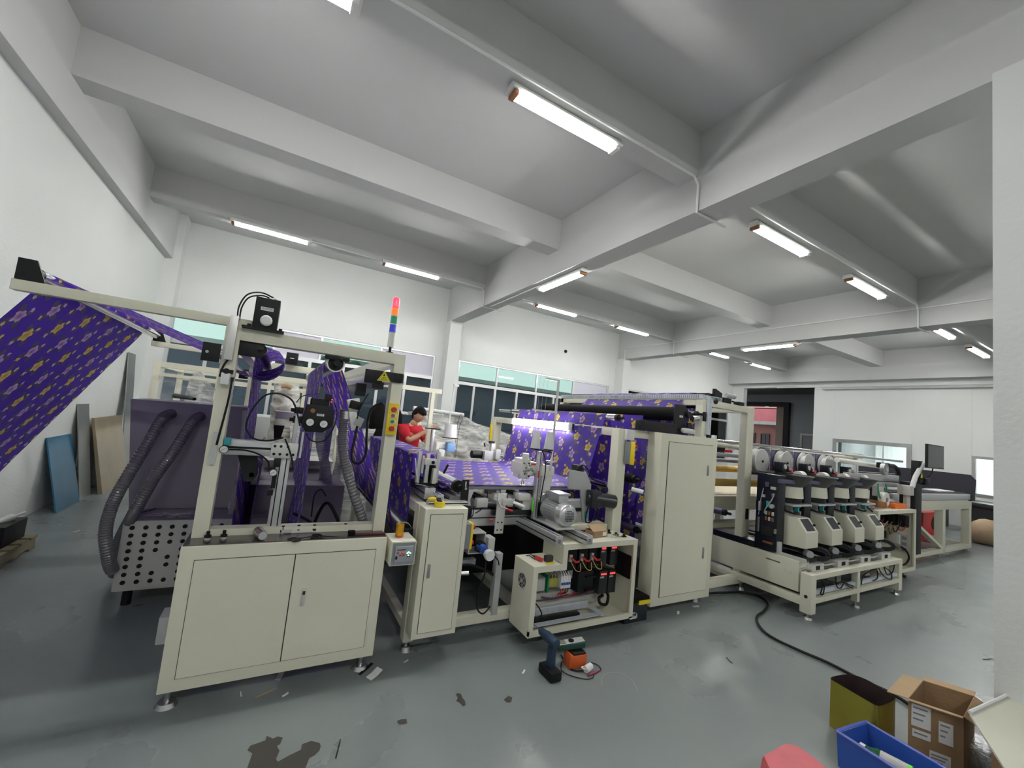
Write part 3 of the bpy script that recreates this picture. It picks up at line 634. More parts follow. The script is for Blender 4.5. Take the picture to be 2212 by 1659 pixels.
# ---------------------------------------------------------------- the floral web
wb = thing('floral_fabric', 'long purple cloth web with yellow and lilac flowers running over the machine rollers', 'fabric', (1.2, 3.9, .3))
def arc(cx, cz, r, a0, a1, k=8): return [(cx+r*math.cos(math.radians(a0+(a1-a0)*i/k)), cz+r*math.sin(math.radians(a0+(a1-a0)*i/k))) for i in range(k+1)]
_s0 = 0
def web(path, y0=3.1, y1=4.78, name='fabric_span', sag=0, wr=.003, lift=0):
    global _s0
    P = []
    for i in range(len(path)-1):
        a = Vector((path[i][0], path[i][1])); b = Vector((path[i+1][0], path[i+1][1])); L = (b-a).length; k = max(1, int(L/.05))
        for j in range(k):
            t = j/k; q = a.lerp(b, t)
            if L > .4 and sag: q = q+Vector((0, -1))*sag*math.sin(PI*t)
            P.append(q)
    P.append(Vector(path[-1])); ny = 28
    bm = bmesh.new(); uvl = bm.loops.layers.uv.new('UVMap'); rows = []; S = [0]
    for i in range(1, len(P)): S.append(S[-1]+(P[i]-P[i-1]).length)
    for i, p in enumerate(P):
        d = (P[min(i+1, len(P)-1)]-P[max(i-1, 0)]).normalized(); nn = Vector((-d.y, d.x)); row = []
        for j in range(ny+1):
            y = y0+(y1-y0)*j/ny; w = wr*noise.noise(Vector((S[i]*1.2+_s0, y*9, 3)))*1.6
            row.append(bm.verts.new(Vector((p.x+nn.x*w, y, p.y+nn.y*w+(lift*math.sin(PI*i/(len(P)-1))*min(1, (y-y0)/1.2) if lift else 0)))-BASE[wb.name]))
        rows.append(row)
    for i in range(len(P)-1):
        for j in range(ny):
            f_ = bm.faces.new((rows[i][j], rows[i+1][j], rows[i+1][j+1], rows[i][j+1])); f_.smooth = True
            for lp, (a, b) in zip(f_.loops, ((i, j), (i+1, j), (i+1, j+1), (i, j+1))): lp[uvl].uv = (S[a]+_s0, (y1-y0)*b/ny)
    _s0 += S[-1]
    me = bpy.data.meshes.new(name); bm.to_mesh(me); bm.free(); me.materials.append(M['floral'])
    o = bpy.data.objects.new(name, me); C.objects.link(o); o.parent = wb; BASE[o.name] = BASE[wb.name]; 
    return o
web([(-2.13, .36), (-1.166, 2.10)]+arc(-1.13, 2.135, .037, 170, 65)+[(-.355, 1.905), (-.345, 1.86)], y1=5.0)
web([(-.345, 1.86), (-.30, 1.79)]+arc(-.105, 1.855, .115, 215, 395, 14)+[(-.035, 1.95), (-.10, 1.962), (-.155, 1.95), (-.163, 1.92)], y1=4.9, lift=.16)
web([(-.163, 1.92), (-.135, .35), (-.10, .28), (-.06, .35), (-.042, 1.16)]+arc(-.075, 1.17, .037, 0, 180)+[(-.10, .5)], wr=.002)
web([(.19, .3), (.238, .9), (.246, 1.9)]+arc(.298, 1.905, .053, 180, 20)+[(.56, 1.46)], wr=.002)
web([(.56, 1.46), (.68, 1.2), (.80, .98), (.858, .80)]+arc(.905, .80, .055, 180, 340)+[(.962, .83), (.948, 1.322)], sag=.0)
web([(.948, 1.322), (.952, 1.328), (1.155, 1.328), (1.162, 1.318), (1.165, 1.12)], wr=.002)
web([(1.165, 1.12), (1.20, 1.075)]+arc(1.30, 1.106, .053, 215, 325)+[(1.42, 1.10), (1.9, 1.10), (2.5, 1.10), (2.62, 1.11), (2.65, 1.14)])
web([(2.65, 1.14), (2.662, 1.17), (2.832, 1.785)]+arc(2.87, 1.787, .037, 180, 20)+[(2.925, 1.6), (2.965, .4)], sag=-.015)
web([(3.06, .4), (3.12, .9), (3.14, 1.2)]+arc(3.18, 1.2, .045, 180, 0)+[(3.24, .8), (3.478, 1.304), (3.80, 1.80)], wr=.004)
web([(3.80, 1.80), (3.825, 1.95), (4.07, 2.165)]+arc(4.19, 2.10, .095, 120, 0)+[(4.29, .8), (4.29, .5)])
web([(3.36, .45), (3.36, 1.85)], wr=.004)
# ================================================================ SEWING STATION
sm = thing('sewing_line_frame', 'cream and aluminium sewing line frame with a narrow door cabinet and an open electrical cabinet', 'machine', (1.9, 4, 0))
nc = MB().box(.965, 1.28, 2.73, 2.86, .15, 1.0, .004).build('narrow_cabinet', 'cream', sm)
MB().box(1.003, 1.245, 2.7265, 2.731, .185, .965).build('door_gap', 'gap', nc)
MB().box(1.006, 1.242, 2.724, 2.7305, .188, .962).build('door', 'cream', nc)
MB().box(1.022, 1.042, 2.717, 2.725, .545, .635, .002).build('door_handle', 'steel', nc)
f = MB()
for x0, x1, y0 in ((.96, 1.03, 2.86), (2.70, 2.77, 2.86), (.96, 1.03, 5.35), (2.70, 2.77, 5.35)): f.box(x0, x1, y0, y0+.09, .07, 1.0 if x0 < 2 else .7, .003)
f.box(1.03, 2.8, 2.87, 2.95, .11, .18, .003).box(1.03, 2.8, 5.36, 5.44, .11, .18).box(.96, 1.03, 2.95, 5.35, .93, 1.0).box(.965, 1.025, 2.95, 5.35, .12, .18).box(1.9, 1.97, 2.95, 5.35, .11, .18)
f.build('frame', 'cream', sm)
for x, y in ((.995, 2.9), (2.73, 2.95), (.995, 5.4), (2.73, 5.4)): MB().cyl((x, y, .03), (x, y, .09), .014).cyl((x, y, 0), (x, y, .03), .042, .032).build('levelling_foot', 'steel', sm)
station(sm, 1.335, 2.80, .70, .885, .075, PI/2, .02)
# long cross profiles (along the depth)
def prof(x0, x1, y0, y1, z0, z1, p=None, m='alu', slots='x', nm='aluminium_profile'):
    o = MB().box(x0, x1, y0, y1, z0, z1, .002).build(nm, m, p or sm)
    zc = (z0+z1)/2; xc = (x0+x1)/2; s_ = MB()
    if x1-x0 > y1-y0:
        s_.box(x0, x1, y0-.0015, y0, zc-.004, zc+.004); s_.box(x0, x1, (y0+y1)/2-.004, (y0+y1)/2+.004, z1, z1+.0012)
    else:
        s_.box(x0-.0015, x0, y0, y1, zc-.004, zc+.004); s_.box(xc-.004, xc+.004, y0, y1, z1, z1+.0012)
    s_.build('profile_slot', 'hole', o); return o
prof(1.02, 1.10, 2.95, 5.3, 1.02, 1.10); prof(1.13, 1.18, 2.97, 5.3, 1.0, 1.045); prof(1.24, 1.34, 3.0, 5.3, .98, 1.03, m='grey')
prof(1.02, 1.32, 2.84, 2.90, 1.0, 1.022, m='plate')
prof(1.32, 2.02, 3.1, 3.18, .77, .90); prof(1.32, 2.7, 5.1, 5.18, .77, .90)
for x in (1.38, 1.62, 2.1, 2.45): prof(x, x+.045, 3.2, 5.1, .93, .975, m='grey')
mp = MB().box(1.66, 1.74, 3.0, 3.012, .73, 1.05, .002).build('mounting_plate', 'plate', sm)
for z_ in (.76, .82): 
    for x_ in (1.682, 1.718): MB().cyl((x_, 2.997, z_), (x_, 3.0, z_), .007, n=8).build('bolt', 'black', mp)
# tension device standing in front of the second cloth loop
for x in (.955, 1.02, 1.10): prof(x, x+.028, 3.0, 3.03, 1.13, 1.36 if x != 1.02 else 1.34)
MB().box(1.0, 1.09, 2.97, 3.0, 1.265, 1.31, .003).build('clamp_block', 'plate', sm); MB().cyl((1.062, 2.96, 1.285), (1.062, 2.97, 1.285), .012).build('clamp_screw', 'black', sm)
MB().box(.985, 1.0, 2.985, 3.0, 1.2, 1.33).build('side_plate', 'perf', sm); MB().ball((.995, 2.985, 1.315), .004, n=8).build('led', 'ledr', sm)
MB().box(1.07, 1.10, 2.96, 3.0, 1.13, 1.24, .002).build('clamp_plate', 'plate', sm)
MB().box(.96, 1.15, 3.02, 3.12, 1.10, 1.14, .003).box(1.04, 1.10, 3.03, 3.1, 1.14, 1.3).build('tension_base', 'black', sm)
MB().tube([(.93, 2.99, 1.31), (.945, 2.98, 1.22), (.965, 2.97, 1.13)], .005, 6, 1).build('link_rod', 'plate', sm)
MB().tube([(1.175, 3.02, 1.20), (1.195, 3.0, 1.27)], .009, 8, 1).build('clamp_lever', 'black', sm)
MB().tube([(.96, 3.0, 1.12), (1.06, 2.98, 1.10), (1.1, 2.93, 1.05), (1.13, 2.9, 1.04)], .004, 6).build('air_line', 'hosec', sm)
roller(sm, 1.30, 1.106, .05, 3.03, 5.3)
br = MB().box(1.288, 1.345, 2.90, 2.915, 1.022, 1.175, .006).build('bracket', 'black', sm); MB().box(1.312, 1.32, 2.898, 2.90, 1.12, 1.16).build('slot', 'paper', br); MB().cyl((1.316, 2.888, 1.11), (1.316, 2.90, 1.11), .01, n=12).build('bolt', 'steel', br)
# bed under the cloth
MB().box(1.36, 2.62, 3.13, 4.75, 1.06, 1.085, .002).build('sewing_bed', 'grey', sm)
for x in (1.45, 1.75): 
    MB().prism([(x, 1.06), (x+.05, 1.06), (x+.02, .98), (x+.03, .93), (x, .93)], 'y', 3.12, 3.14).build('toggle_arm', 'plate', sm)
for k, (x, y, z) in enumerate(((1.40, 3.2, 1.0), (1.52, 3.3, .985), (1.68, 3.25, 1.0), (1.56, 3.6, .98), (1.8, 3.4, .98))):
    MB().box(x, x+.06, y, y+.05, z, z+.05, .004).build('bearing_block', 'plate' if k % 2 else 'lgrey', sm)
for x, y0, y1, z in ((1.42, 3.2, 4.6, 1.01), (1.56, 3.3, 4.8, .96), (1.95, 3.4, 4.9, .99)): MB().cyl((x, y0, z), (x, y1, z), .012, n=12).build('guide_rod', 'chrome', sm)
MB().box(1.50, 1.60, 3.05, 3.10, .93, 1.0, .004).build('air_cylinder', 'plate', sm); MB().cyl((1.6, 3.07, .965), (1.66, 3.07, .965), .008).build('piston_rod', 'chrome', sm)
MB().box(1.40, 1.48, 3.08, 3.14, .84, .92, .005).build('black_bearing', 'black', sm); MB().box(1.86, 1.92, 3.18, 3.25, .90, 1.0, .004).build('white_block', 'white', sm)
for pts in ([(1.5, 3.1, .93), (1.47, 3.05, .86), (1.40, 3.05, .84), (1.36, 3.1, .9)], [(1.62, 3.12, 1.05), (1.6, 3.08, .98), (1.55, 3.08, .9), (1.5, 3.12, .86)], [(1.85, 3.05, .98), (1.82, 3.02, .9), (1.75, 3.03, .87)]): MB().tube(pts, .004, 6).build('air_line', 'cable', sm)
MB().cyl((1.60, 3.0, .845), (1.63, 2.99, .845), .008).build('red_tag', 'red', sm)
# electrical cabinet (open, stepped)
ec = thing('electrical_cabinet', 'open stepped cream cabinet full of drives and wiring, in front of the sewing line', 'cabinet', (2.31, 2.71, .1))
x0, x1, ya, yb = 1.786, 2.836, 2.575, 2.85; zb, zs, zt, xs = .105, .605, .753, 2.045
b_ = MB()
T = .012; Fw = .045
b_.box(x0, x1, ya, yb, zb, zb+T).box(x0, x0+T, ya, yb, zb, zs).box(x1-T, x1, ya, yb, zb, zt).box(x0, x1, yb-T, yb, zb, zs).box(xs, x1, yb-T, yb, zs, zt)
b_.box(x0, xs+T, ya, yb, zs-T, zs, .002).box(xs, xs+T, ya, yb, zs, zt).box(xs, x1, ya, yb, zt-T, zt, .002)
for q in ((x0, x0+Fw, zb, zs), (x1-Fw, x1, zb, zt), (x0, x1, zb, zb+Fw), (x0, xs+Fw, zs-Fw, zs), (xs, xs+Fw, zs-Fw, zt), (xs, x1, zt-Fw, zt)): b_.box(q[0], q[1], ya, ya+.014, q[2], q[3])
b_.build('cabinet_body', 'cream', ec)
MB().box(x1-Fw-.004, x1-Fw+.006, ya-.006, ya, zb+Fw, zt-Fw).build('door_seal', 'cream', ec)
# fan in the left wall
fn = MB().cyl((x0-.002, 2.72, .46), (x0+.001, 2.72, .46), .052, n=28).build('fan_opening', 'hole', ec)
for k in range(6):
    a = k*PI/3+.3; MB().prism([(2.72+.012*math.cos(a), .46+.012*math.sin(a)), (2.72+.048*math.cos(a-.22), .46+.048*math.sin(a-.22)), (2.72+.048*math.cos(a+.25), .46+.048*math.sin(a+.25))], 'x', x0-.004, x0-.002).build('fan_blade', 'grey', fn)
g_ = MB()
for rr in (.02, .035, .05): g_.tube([(x0-.006, 2.72+rr*math.cos(t*PI/10), .46+rr*math.sin(t*PI/10)) for t in range(21)], .0012, 4, 1)
for a in (PI/4, 3*PI/4): g_.tube([(x0-.006, 2.72-.072*math.cos(a), .46-.072*math.sin(a)), (x0-.006, 2.72+.072*math.cos(a), .46+.072*math.sin(a))], .0014, 4, 1)
g_.cyl((x0-.008, 2.72, .46), (x0-.003, 2.72, .46), .012, n=14); g_.build('fan_guard', 'plate', fn)
# inside: drives, breakers, terminals, trunking
def drive(x, z, w=.06, h=.14, lights=True, y=2.70):
    o = MB().box(x, x+w, y, y+.13, z, z+h, .003).build('inverter_drive', 'dgrey', ec)
    if lights: MB().box(x+.015, x+w-.015, y-.002, y, z+h-.03, z+h-.018).build('drive_display', 'ledr', o)
    for k in range(3): MB().box(x+.01+k*.015, x+.02+k*.015, y-.002, y, z+h-.055, z+h-.042).build('drive_key', 'perf', o)
drive(2.52, .525, .072, .16, True, 2.68); drive(2.632, .515, .084, .17, True, 2.68)
drive(2.53, .287, .09, .185, True, 2.68); drive(2.632, .287, .086, .185, True, 2.68)
for k, x in enumerate((2.19, 2.305, 2.415)):
    o = MB().box(x, x+.095, 2.70, 2.83, .50, .69, .002).build('servo_drive', 'black', ec)
    MB().box(x+.005, x+.04, 2.697, 2.70, .665, .682).build('drive_label', 'paper', o)
    MB().box(x+.01, x+.034, 2.68, 2.70, .575, .63).build('terminal_plug', 'plate', o)
    MB().tube([(x+.02, 2.68, .61), (x+.04, 2.65, .585), (x+.08, 2.66, .58), (x+.11, 2.69, .57)], .009, 6).build('red_wires', 'red', o)
    MB().tube([(x+.02, 2.68, .58), (x+.05, 2.65, .52), (x+.1, 2.65, .51), (x+.12, 2.68, .555)], .003, 6).build('yellow_wire', 'amber', o)
MB().box(2.31, 2.47, 2.69, 2.83, .32, .485, .002).box(2.38, 2.48, 2.665, 2.70, .33, .345).box(2.38, 2.48, 2.665, 2.70, .435, .45).build('power_supply', 'black', ec)
for k in range(4):
    o = MB().box(2.145+k*.025, 2.168+k*.025, 2.70, 2.80, .365, .46, .002).build('circuit_breaker', 'white', ec); MB().box(2.149+k*.025, 2.164+k*.025, 2.69, 2.702, .395, .412).build('breaker_toggle', 'blue', o)
    MB().tube([(2.156+k*.025, 2.71, .365), (2.15+k*.022, 2.70, .34), (2.14+k*.025, 2.73, .31)], .004, 5).build('wire', 'red' if k < 2 else 'cable', ec)
    MB().tube([(2.156+k*.025, 2.71, .46), (2.15+k*.022, 2.72, .49), (2.12+k*.025, 2.78, .51)], .0035, 5).build('wire', 'paper', ec)
MB().box(2.06, 2.14, 2.74, 2.83, .37, .44, .002).build('terminal_block', mat('olive_terminals', (.40, .36, .06), .5), ec)
MB().box(1.93, 2.02, 2.74, 2.83, .35, .45, .003).box(1.89, 1.93, 2.76, 2.83, .36, .43, .003).build('contactor', 'perf', ec)
MB().box(2.03, 2.045, 2.72, 2.83, .34, .47).build('circuit_board', 'green', ec)
MB().box(2.255, 2.305, 2.76, 2.83, .41, .49, .003).build('relay', 'lgrey', ec)
for k in range(5): MB().tube([(2.07+k*.014, 2.74, .44), (2.05+k*.014, 2.72, .48), (2.0+k*.014, 2.78, .50)], .0025, 5).build('wire', 'paper' if k % 2 else 'gap', ec)
d_ = MB().box(1.83, 2.62, 2.77, 2.83, .27, .315, .001).box(1.83, 2.65, 2.79, 2.83, .18, .245, .001).build('wiring_duct', 'perf', ec)
dt = MB()
for k in range(46): dt.box(1.832+k*.016, 1.841+k*.016, 2.766, 2.77, .276, .322)
dt.build('duct_teeth', 'perf', d_)
tr = MB().box(1.86, 2.5, 2.615, 2.625, .15, .155)
for k in range(50): tr.box(1.87+k*.0125, 1.8775+k*.0125, 2.76, 2.763, .155, .20)
tr.box(1.86, 2.5, 2.763, 2.768, .15, .21).box(1.86, 2.55, 2.61, 2.66, .155, .16).box(1.84, 1.87, 2.6, 2.76, .155, .16).box(2.5, 2.56, 2.6, 2.76, .155, .16); tr.build('cable_tray', 'duct', ec)
MB().box(1.90, 2.35, 2.68, 2.72, .13, .165, .003).build('black_sleeve', 'black', ec)
MB().tube([(1.84, 2.66, .34), (1.90, 2.65, .29), (1.94, 2.64, .23), (1.92, 2.64, .2), (1.88, 2.64, .19)], .005, 6).tube([(1.83, 2.66, .5), (1.84, 2.68, .6-.05), (1.88, 2.75, .58)], .008, 6).build('black_cable', 'cable', ec)
MB().tube([(2.66, 2.76, .30), (2.70, 2.74, .24), (2.68, 2.73, .17), (2.60, 2.72, .19), (2.59, 2.73, .23), (2.64, 2.74, .245)], .013, 7).build('coiled_cable', 'cable', ec)
MB().tube([(2.0, 2.74, .30), (2.1, 2.73, .285), (2.25, 2.735, .29), (2.4, 2.74, .285), (2.52, 2.74, .31)], .009, 6).build('dark_wire_bundle', mat('plum_wires', (.10, .03, .06), .5), ec)
MB().tube([(2.15, 2.73, .32), (2.22, 2.72, .29), (2.35, 2.73, .31), (2.5, 2.73, .295)], .004, 6).build('red_wires', 'red', ec)
MB().box(2.66, 2.82, 2.60, 2.82, .50, .64, .003).build('black_transformer', 'black', ec) if False else MB().box(2.80, 2.823, 2.61, 2.79, .41, .60, .003).build('black_panel', 'black', ec)
# linear rails lying on the cabinet and carrying motor
for (xa, y0, nm) in ((2.0, 2.52, 'a'), (2.22, 2.50, 'b')): pass
prof(1.92, 1.985, 2.52, 3.5, .765, .835, nm='linear_rail'); prof(2.20, 2.26, 2.50, 3.5, .765, .83, nm='linear_rail')
for x in (1.952, 2.23): MB().box(x-.008, x+.008, 2.512 if x < 2 else 2.492, 2.52 if x < 2 else 2.5, .785, .81).build('rail_end_mark', 'grey', sm)
# electric motor
em = thing('electric_motor', 'silver finned electric motor with fan cover on the sewing head slide', 'motor', (2.13, 2.8, .83))
p0 = Vector((2.13, 2.66, .945)); p1 = Vector((2.13, 2.95, .945)); ax = Vector((0, 1, 0))
MB().box(2.03, 2.2, 2.66, 3.0, .835, .85, .002).box(2.08, 2.18, 2.72, 2.9, .848, .87).build('motor_base', 'plate', em)
MB().lathe(p0+ax*.06, ax, [(0, 0), (.078, 0), (.08, .01), (.08, .23), (.06, .245), (0, .245)], 30).build('motor_body', 'motor', em)
fi = MB()
for k in range(28):
    a = 2*PI*k/28
    mx = Matrix.Translation(p0+ax*.08) @ Matrix.Rotation(a, 4, 'Y')
    fb = MB(mx).box(.076, .09, 0, .19, -.0022, .0022)
    for v in fb.bm.verts: fi.bm.verts.new(v.co)
    fi.bm.verts.ensure_lookup_table(); nv = len(fi.bm.verts)-8
    for f_ in ((0, 2, 3, 1), (4, 5, 7, 6), (0, 1, 5, 4), (2, 6, 7, 3), (0, 4, 6, 2), (1, 3, 7, 5)): fi.bm.faces.new([fi.bm.verts[nv+i] for i in f_])
fi.build('cooling_fins', 'motor', em)
fc = MB().lathe(p0, ax, [(0, -.012), (.062, -.012), (.080, -.002), (.088, .012), (.09, .08), (.086, .085)], 32).build('fan_cover', 'motor', em)
for k in range(60):
    i, j = k % 9-4, k//9-3
    if i*i+j*j < 15.5: MB().box(p0.x+i*.0125-.004, p0.x+i*.0125+.004, p0.y-.0135, p0.y-.012, p0.z+j*.0125-.004, p0.z+j*.0125+.004).build('grille_hole', 'gap', fc)
MB().box(2.08, 2.18, 2.74, 2.88, 1.03, 1.085, .008).box(2.07, 2.19, 2.73, 2.89, 1.085, 1.105, .005).build('terminal_box', 'motor', em)
# ---- sewing machine head (near side)
sw = thing('sewing_machine', 'white industrial sewing machine head with thread stand on the near side of the cloth', 'sewing machine', (2.13, 3.15, .84))
col = [(2.12, .88), (2.12, 1.03), (2.09, 1.10), (2.13, 1.19), (2.13, 1.22), (2.22, 1.22), (2.235, 1.1), (2.215, .98), (2.24, .88)]
MB().prism([(2.13, .86), (2.13, 1.0), (2.15, 1.16), (2.15, 1.27), (2.262, 1.25), (2.262, 1.15), (2.235, 1.02), (2.26, .86)], 'y', 3.1, 3.24, .012).build('machine_column', 'whitem', sw)
arm = MB().prism([(1.90, 1.20), (1.90, 1.30), (1.96, 1.325), (2.262, 1.275), (2.262, 1.19), (2.0, 1.185)], 'y', 3.08, 3.26, .012).build('machine_arm', 'whitem', sw)
hdm = MB().box(1.905, 1.985, 3.06, 3.22, 1.165, 1.335, .01).box(1.91, 1.95, 3.04, 3.1, 1.30, 1.385, .008).build('needle_head', 'whitem', sw)
MB().box(1.945, 2.02, 3.03, 3.06, 1.20, 1.235, .004).box(1.94, 2.0, 3.03, 3.06, 1.245, 1.27, .004).build('tension_unit', 'plate', hdm)
for (x_, z_) in ((1.915, 1.30), (1.94, 1.26), (1.93, 1.21), (1.965, 1.30), (1.975, 1.19)): MB().cyl((x_, 3.055, z_), (x_, 3.06, z_), .008, n=10).build('screw', 'gap', hdm)
MB().tube([(1.92, 3.05, 1.37), (1.93, 3.04, 1.30), (1.95, 3.03, 1.24), (1.94, 3.05, 1.15)], .0018, 5).build('thread_path', 'steel', hdm)
MB().box(1.91, 1.97, 3.052, 3.06, 1.225, 1.245, .002).box(1.96, 1.985, 3.05, 3.06, 1.325, 1.35, .003).build('cover_plate', 'steel', hdm)
MB().tube([(1.89, 3.08, 1.20), (1.875, 3.07, 1.185), (1.88, 3.06, 1.17), (1.90, 3.06, 1.175)], .004, 6).build('lift_lever', 'steel', hdm)
MB().box(2.0, 2.12, 3.075, 3.08, 1.285, 1.30).build('nameplate', 'red', arm)
MB().box(2.17, 2.25, 3.092, 3.1, .90, .96, .003).build('access_plate', 'steel', sw)
for k in range(5): MB().cyl((1.955+.016*k, 3.03, 1.285-.022*k), (1.955+.016*k, 3.01, 1.285-.022*k), .009, n=12).build('tension_knob', 'steel', sw)
MB().cyl((1.935, 3.1, 1.17), (1.935, 3.1, 1.105), .004).cyl((1.955, 3.1, 1.17), (1.955, 3.1, 1.11), .003).box(1.925, 1.965, 3.08, 3.12, 1.103, 1.108).build('needle_bar', 'steel', sw)
MB().cyl((2.2, 3.09, 1.21), (2.2, 3.085, 1.21), .035, n=24).cyl((2.2, 3.085, 1.21), (2.2, 3.078, 1.21), .009).build('side_cap', 'whitem', sw)
MB().box(1.88, 2.0, 3.03, 3.14, .985, 1.045, .012).box(1.94, 2.14, 3.06, 3.2, .90, 1.0, .008).build('looper_housing', 'whitem', sw)
MB().box(1.66, 2.2, 3.06, 3.3, .86, .90, .003).build('machine_base', 'dgrey', sw)
pl = MB().lathe((2.185, 3.07, .985), (0, 1, 0), [(0, 0), (.055, 0), (.06, .008), (.05, .016), (.06, .026), (0, .026)], 28).build('belt_pulley', 'steel', sw); MB().cyl((2.185, 3.0, .985), (2.185, 3.07, .985), .01).build('pulley_shaft', 'chrome', sw)
MB().box(2.08, 2.16, 3.0, 3.1, .86, .97, .004).build('drive_belt_cover', 'black', sw)
# post of the thread stand
ps = MB().box(2.012, 2.05, 2.985, 3.02, .84, 1.415, .002).build('thread_stand_post', 'alu', sw); MB().box(2.029, 2.033, 2.983, 2.9855, .86, 1.41).build('slot', 'hole', ps)
MB().box(1.985, 2.0, 2.975, 2.985, .91, 1.0, .003).build('lime_cutter', 'lime', sw)
MB().box(2.018, 2.026, 2.97, 2.985, 1.19, 1.25, .002).build('red_tag', 'red', sw)
MB().tube([(1.94, 3.0, 1.432), (2.02, 3.0, 1.425), (2.1, 3.0, 1.418), (2.16, 3.0, 1.41)], .006, 6, 1).build('stand_crossbar', 'black', sw)
for x in (1.975, 2.115): MB().cyl((x, 3.0, 1.428), (x, 3.0, 1.438), .042, n=20).build('cone_tray', 'black', sw)
st = MB().box(2.15, 2.163, 2.99, 3.01, 1.25, 2.06).box(2.02, 2.163, 2.99, 3.01, 2.045, 2.06).box(1.91, 2.165, 2.99, 3.01, 1.76, 1.775).box(2.1, 2.17, 2.985, 3.02, 1.32, 1.34).build('thread_guide_stand', 'plate', sw)
for x in (1.96, 2.0, 2.04): MB().tube([(x, 3.0, 2.045), (x, 3.0, 1.76), (x+.01, 3.0, 1.58)], .0008, 4, 1).build('thread', 'paper', sw)
def cone(x, z, lab, y=3.0, r0=.042, r1=.026, h=.15):
    t = MB().lathe((x, y, z), (0, 0, 1), [(0, 0), (r0, 0), (r0, .004), (r1, h), (0, h+.002)], 24)
    return tag(t.build('thread_cone', 'paper'), lab, 'thread', 'white thread cones')
cone(1.975, 1.439, 'white thread cone left of its twin above the near sewing head'); cone(2.115, 1.439, 'white thread cone right of its twin above the near sewing head', r0=.043)
cab([(2.03, 2.97, 1.42), (2.06, 2.96, 1.36), (2.075, 2.96, 1.25), (2.06, 2.96, 1.1), (2.05, 2.96, .95), (2.08, 2.96, .88)], .005, sw)
cab([(2.13, 2.97, 1.41), (2.12, 2.97, 1.36), (2.08, 2.97, 1.32)], .003, sw)
# handle and clamp left of the machine head
MB().box(1.70, 1.80, 2.98, 3.03, .96, 1.01, .003).build('clamp_block', 'plate', sm); MB().cyl((1.80, 2.98, .985), (1.86, 2.90, .965), .013).build('clamp_handle', 'white', sm)
MB().cyl((1.72, 2.96, .94), (1.77, 2.93, .925), .009).build('red_grip', 'red', sm); MB().tube([(1.66, 3.0, 1.0), (1.68, 2.97, .955), (1.73, 2.95, .94)], .006, 6).build('clamp_lever', 'steel', sm)
# stepper motor bracket below
bk = MB().frame('y', 1.42, 1.56, .60, .76, 2.95, 3.1, .01).box(1.56, 1.62, 2.9, 3.0, .58, .73, .002).build('motor_bracket', 'plate', sm)
MB().box(1.475, 1.53, 2.88, 2.96, .63, .70, .003).build('motor_flange', 'black', sm)
MB().cyl((1.50, 2.84, .665), (1.50, 2.92, .665), .032).build('blue_motor', 'blue', sm); MB().lathe((1.52, 2.77, .64), (0, 1, 0), [(0, 0), (.036, 0), (.04, .008), (.04, .03), (.035, .05), (0, .05)], 24).build('handwheel', 'white', sm)
cab([(1.50, 2.8, .62), (1.49, 2.78, .5), (1.45, 2.78, .38), (1.46, 2.78, .27), (1.52, 2.79, .22), (1.6, 2.84, .24)], .006, sm)
cab([(1.33, 3.0, .5), (1.45, 2.95, .52), (1.6, 2.9, .47), (1.66, 2.9, .42)], .01, sm); cab([(1.54, 2.8, .65), (1.6, 2.8, .6), (1.63, 2.82, .55)], .005, sm)
MB().box(1.63, 1.68, 2.86, 2.92, .16, .62, .002).build('motor_post', 'lgrey', sm)
for z in (.47, .20): MB().cyl((1.27, 2.95, z), (1.42 if z > .4 else 1.34, 2.9, z+.01), .016).build('chrome_pin', 'chrome', sm)
MB().box(1.26, 1.30, 2.88, 3.0, .16, .27, .003).build('black_block', 'black', sm)
for z in (.35, .385): MB().box(1.27, 1.30, 2.86, 2.92, z, z+.022, .002).build('bar_end', 'plate', sm)
MB().box(1.3, 2.6, 3.6, 5.3, .19, .62, .01).build('inner_housing', 'black', sm)
roller(sm, 1.6, .70, .045, 3.25, 5.2, 'steel')
for k in range(11): pass
MB().box(1.30, 1.62, 3.2, 3.25, .42, .47).build('white_wiring_duct', 'duct', sm)
# hemming motor unit at the right edge of the bed
hm = thing('hemming_unit', 'grey plate unit with a black motor at the right front corner of the cloth bed', 'motor', (2.6, 3.0, .8))
MB().prism([(2.36, 1.10), (2.36, 1.27), (2.55, 1.25), (2.62, 1.14), (2.62, .80), (2.56, .80), (2.5, 1.09)], 'y', 2.98, 3.0, .003).build('side_plate', 'lgrey', hm)
MB().cyl((2.57, 2.97, 1.03), (2.80, 2.85, 1.01), .062).cyl((2.80, 2.85, 1.01), (2.81, 2.845, 1.009), .05).build('motor', 'dgrey', hm); MB().box(2.56, 2.67, 2.88, 2.97, .95, 1.10, .01).build('gearbox', 'dgrey', hm)
MB().box(2.2, 2.36, 3.0, 3.1, 1.0, 1.06, .003).box(2.3, 2.6, 3.0, 3.1, .80, .99, .003).build('block', 'lgrey', hm)
MB().box(2.34, 2.40, 2.97, 2.985, .88, .94).box(2.46, 2.52, 2.97, 2.985, .9, .93).build('slot', 'hole', hm)
cab([(2.42, 2.97, 1.27), (2.45, 2.96, 1.31), (2.51, 2.96, 1.31), (2.56, 2.96, 1.26), (2.6, 2.95, 1.2), (2.72, 2.92, 1.16), (2.75, 2.9, 1.1), (2.68, 2.88, 1.04)], .007, hm)
cab([(2.58, 2.95, .95), (2.56, 2.95, .85), (2.58, 2.95, .80), (2.63, 2.93, .84), (2.64, 2.93, .93)], .006, hm)
MB().cyl((2.52, 3.0, 1.19), (2.6, 3.1, 1.27), .018).box(2.45, 2.52, 3.0, 3.08, 1.24, 1.31, .005).build('actuator', 'black', hm)
MB().box(2.56, 2.59, 2.955, 2.965, .84, .90).build('teal_label', 'teal', hm)
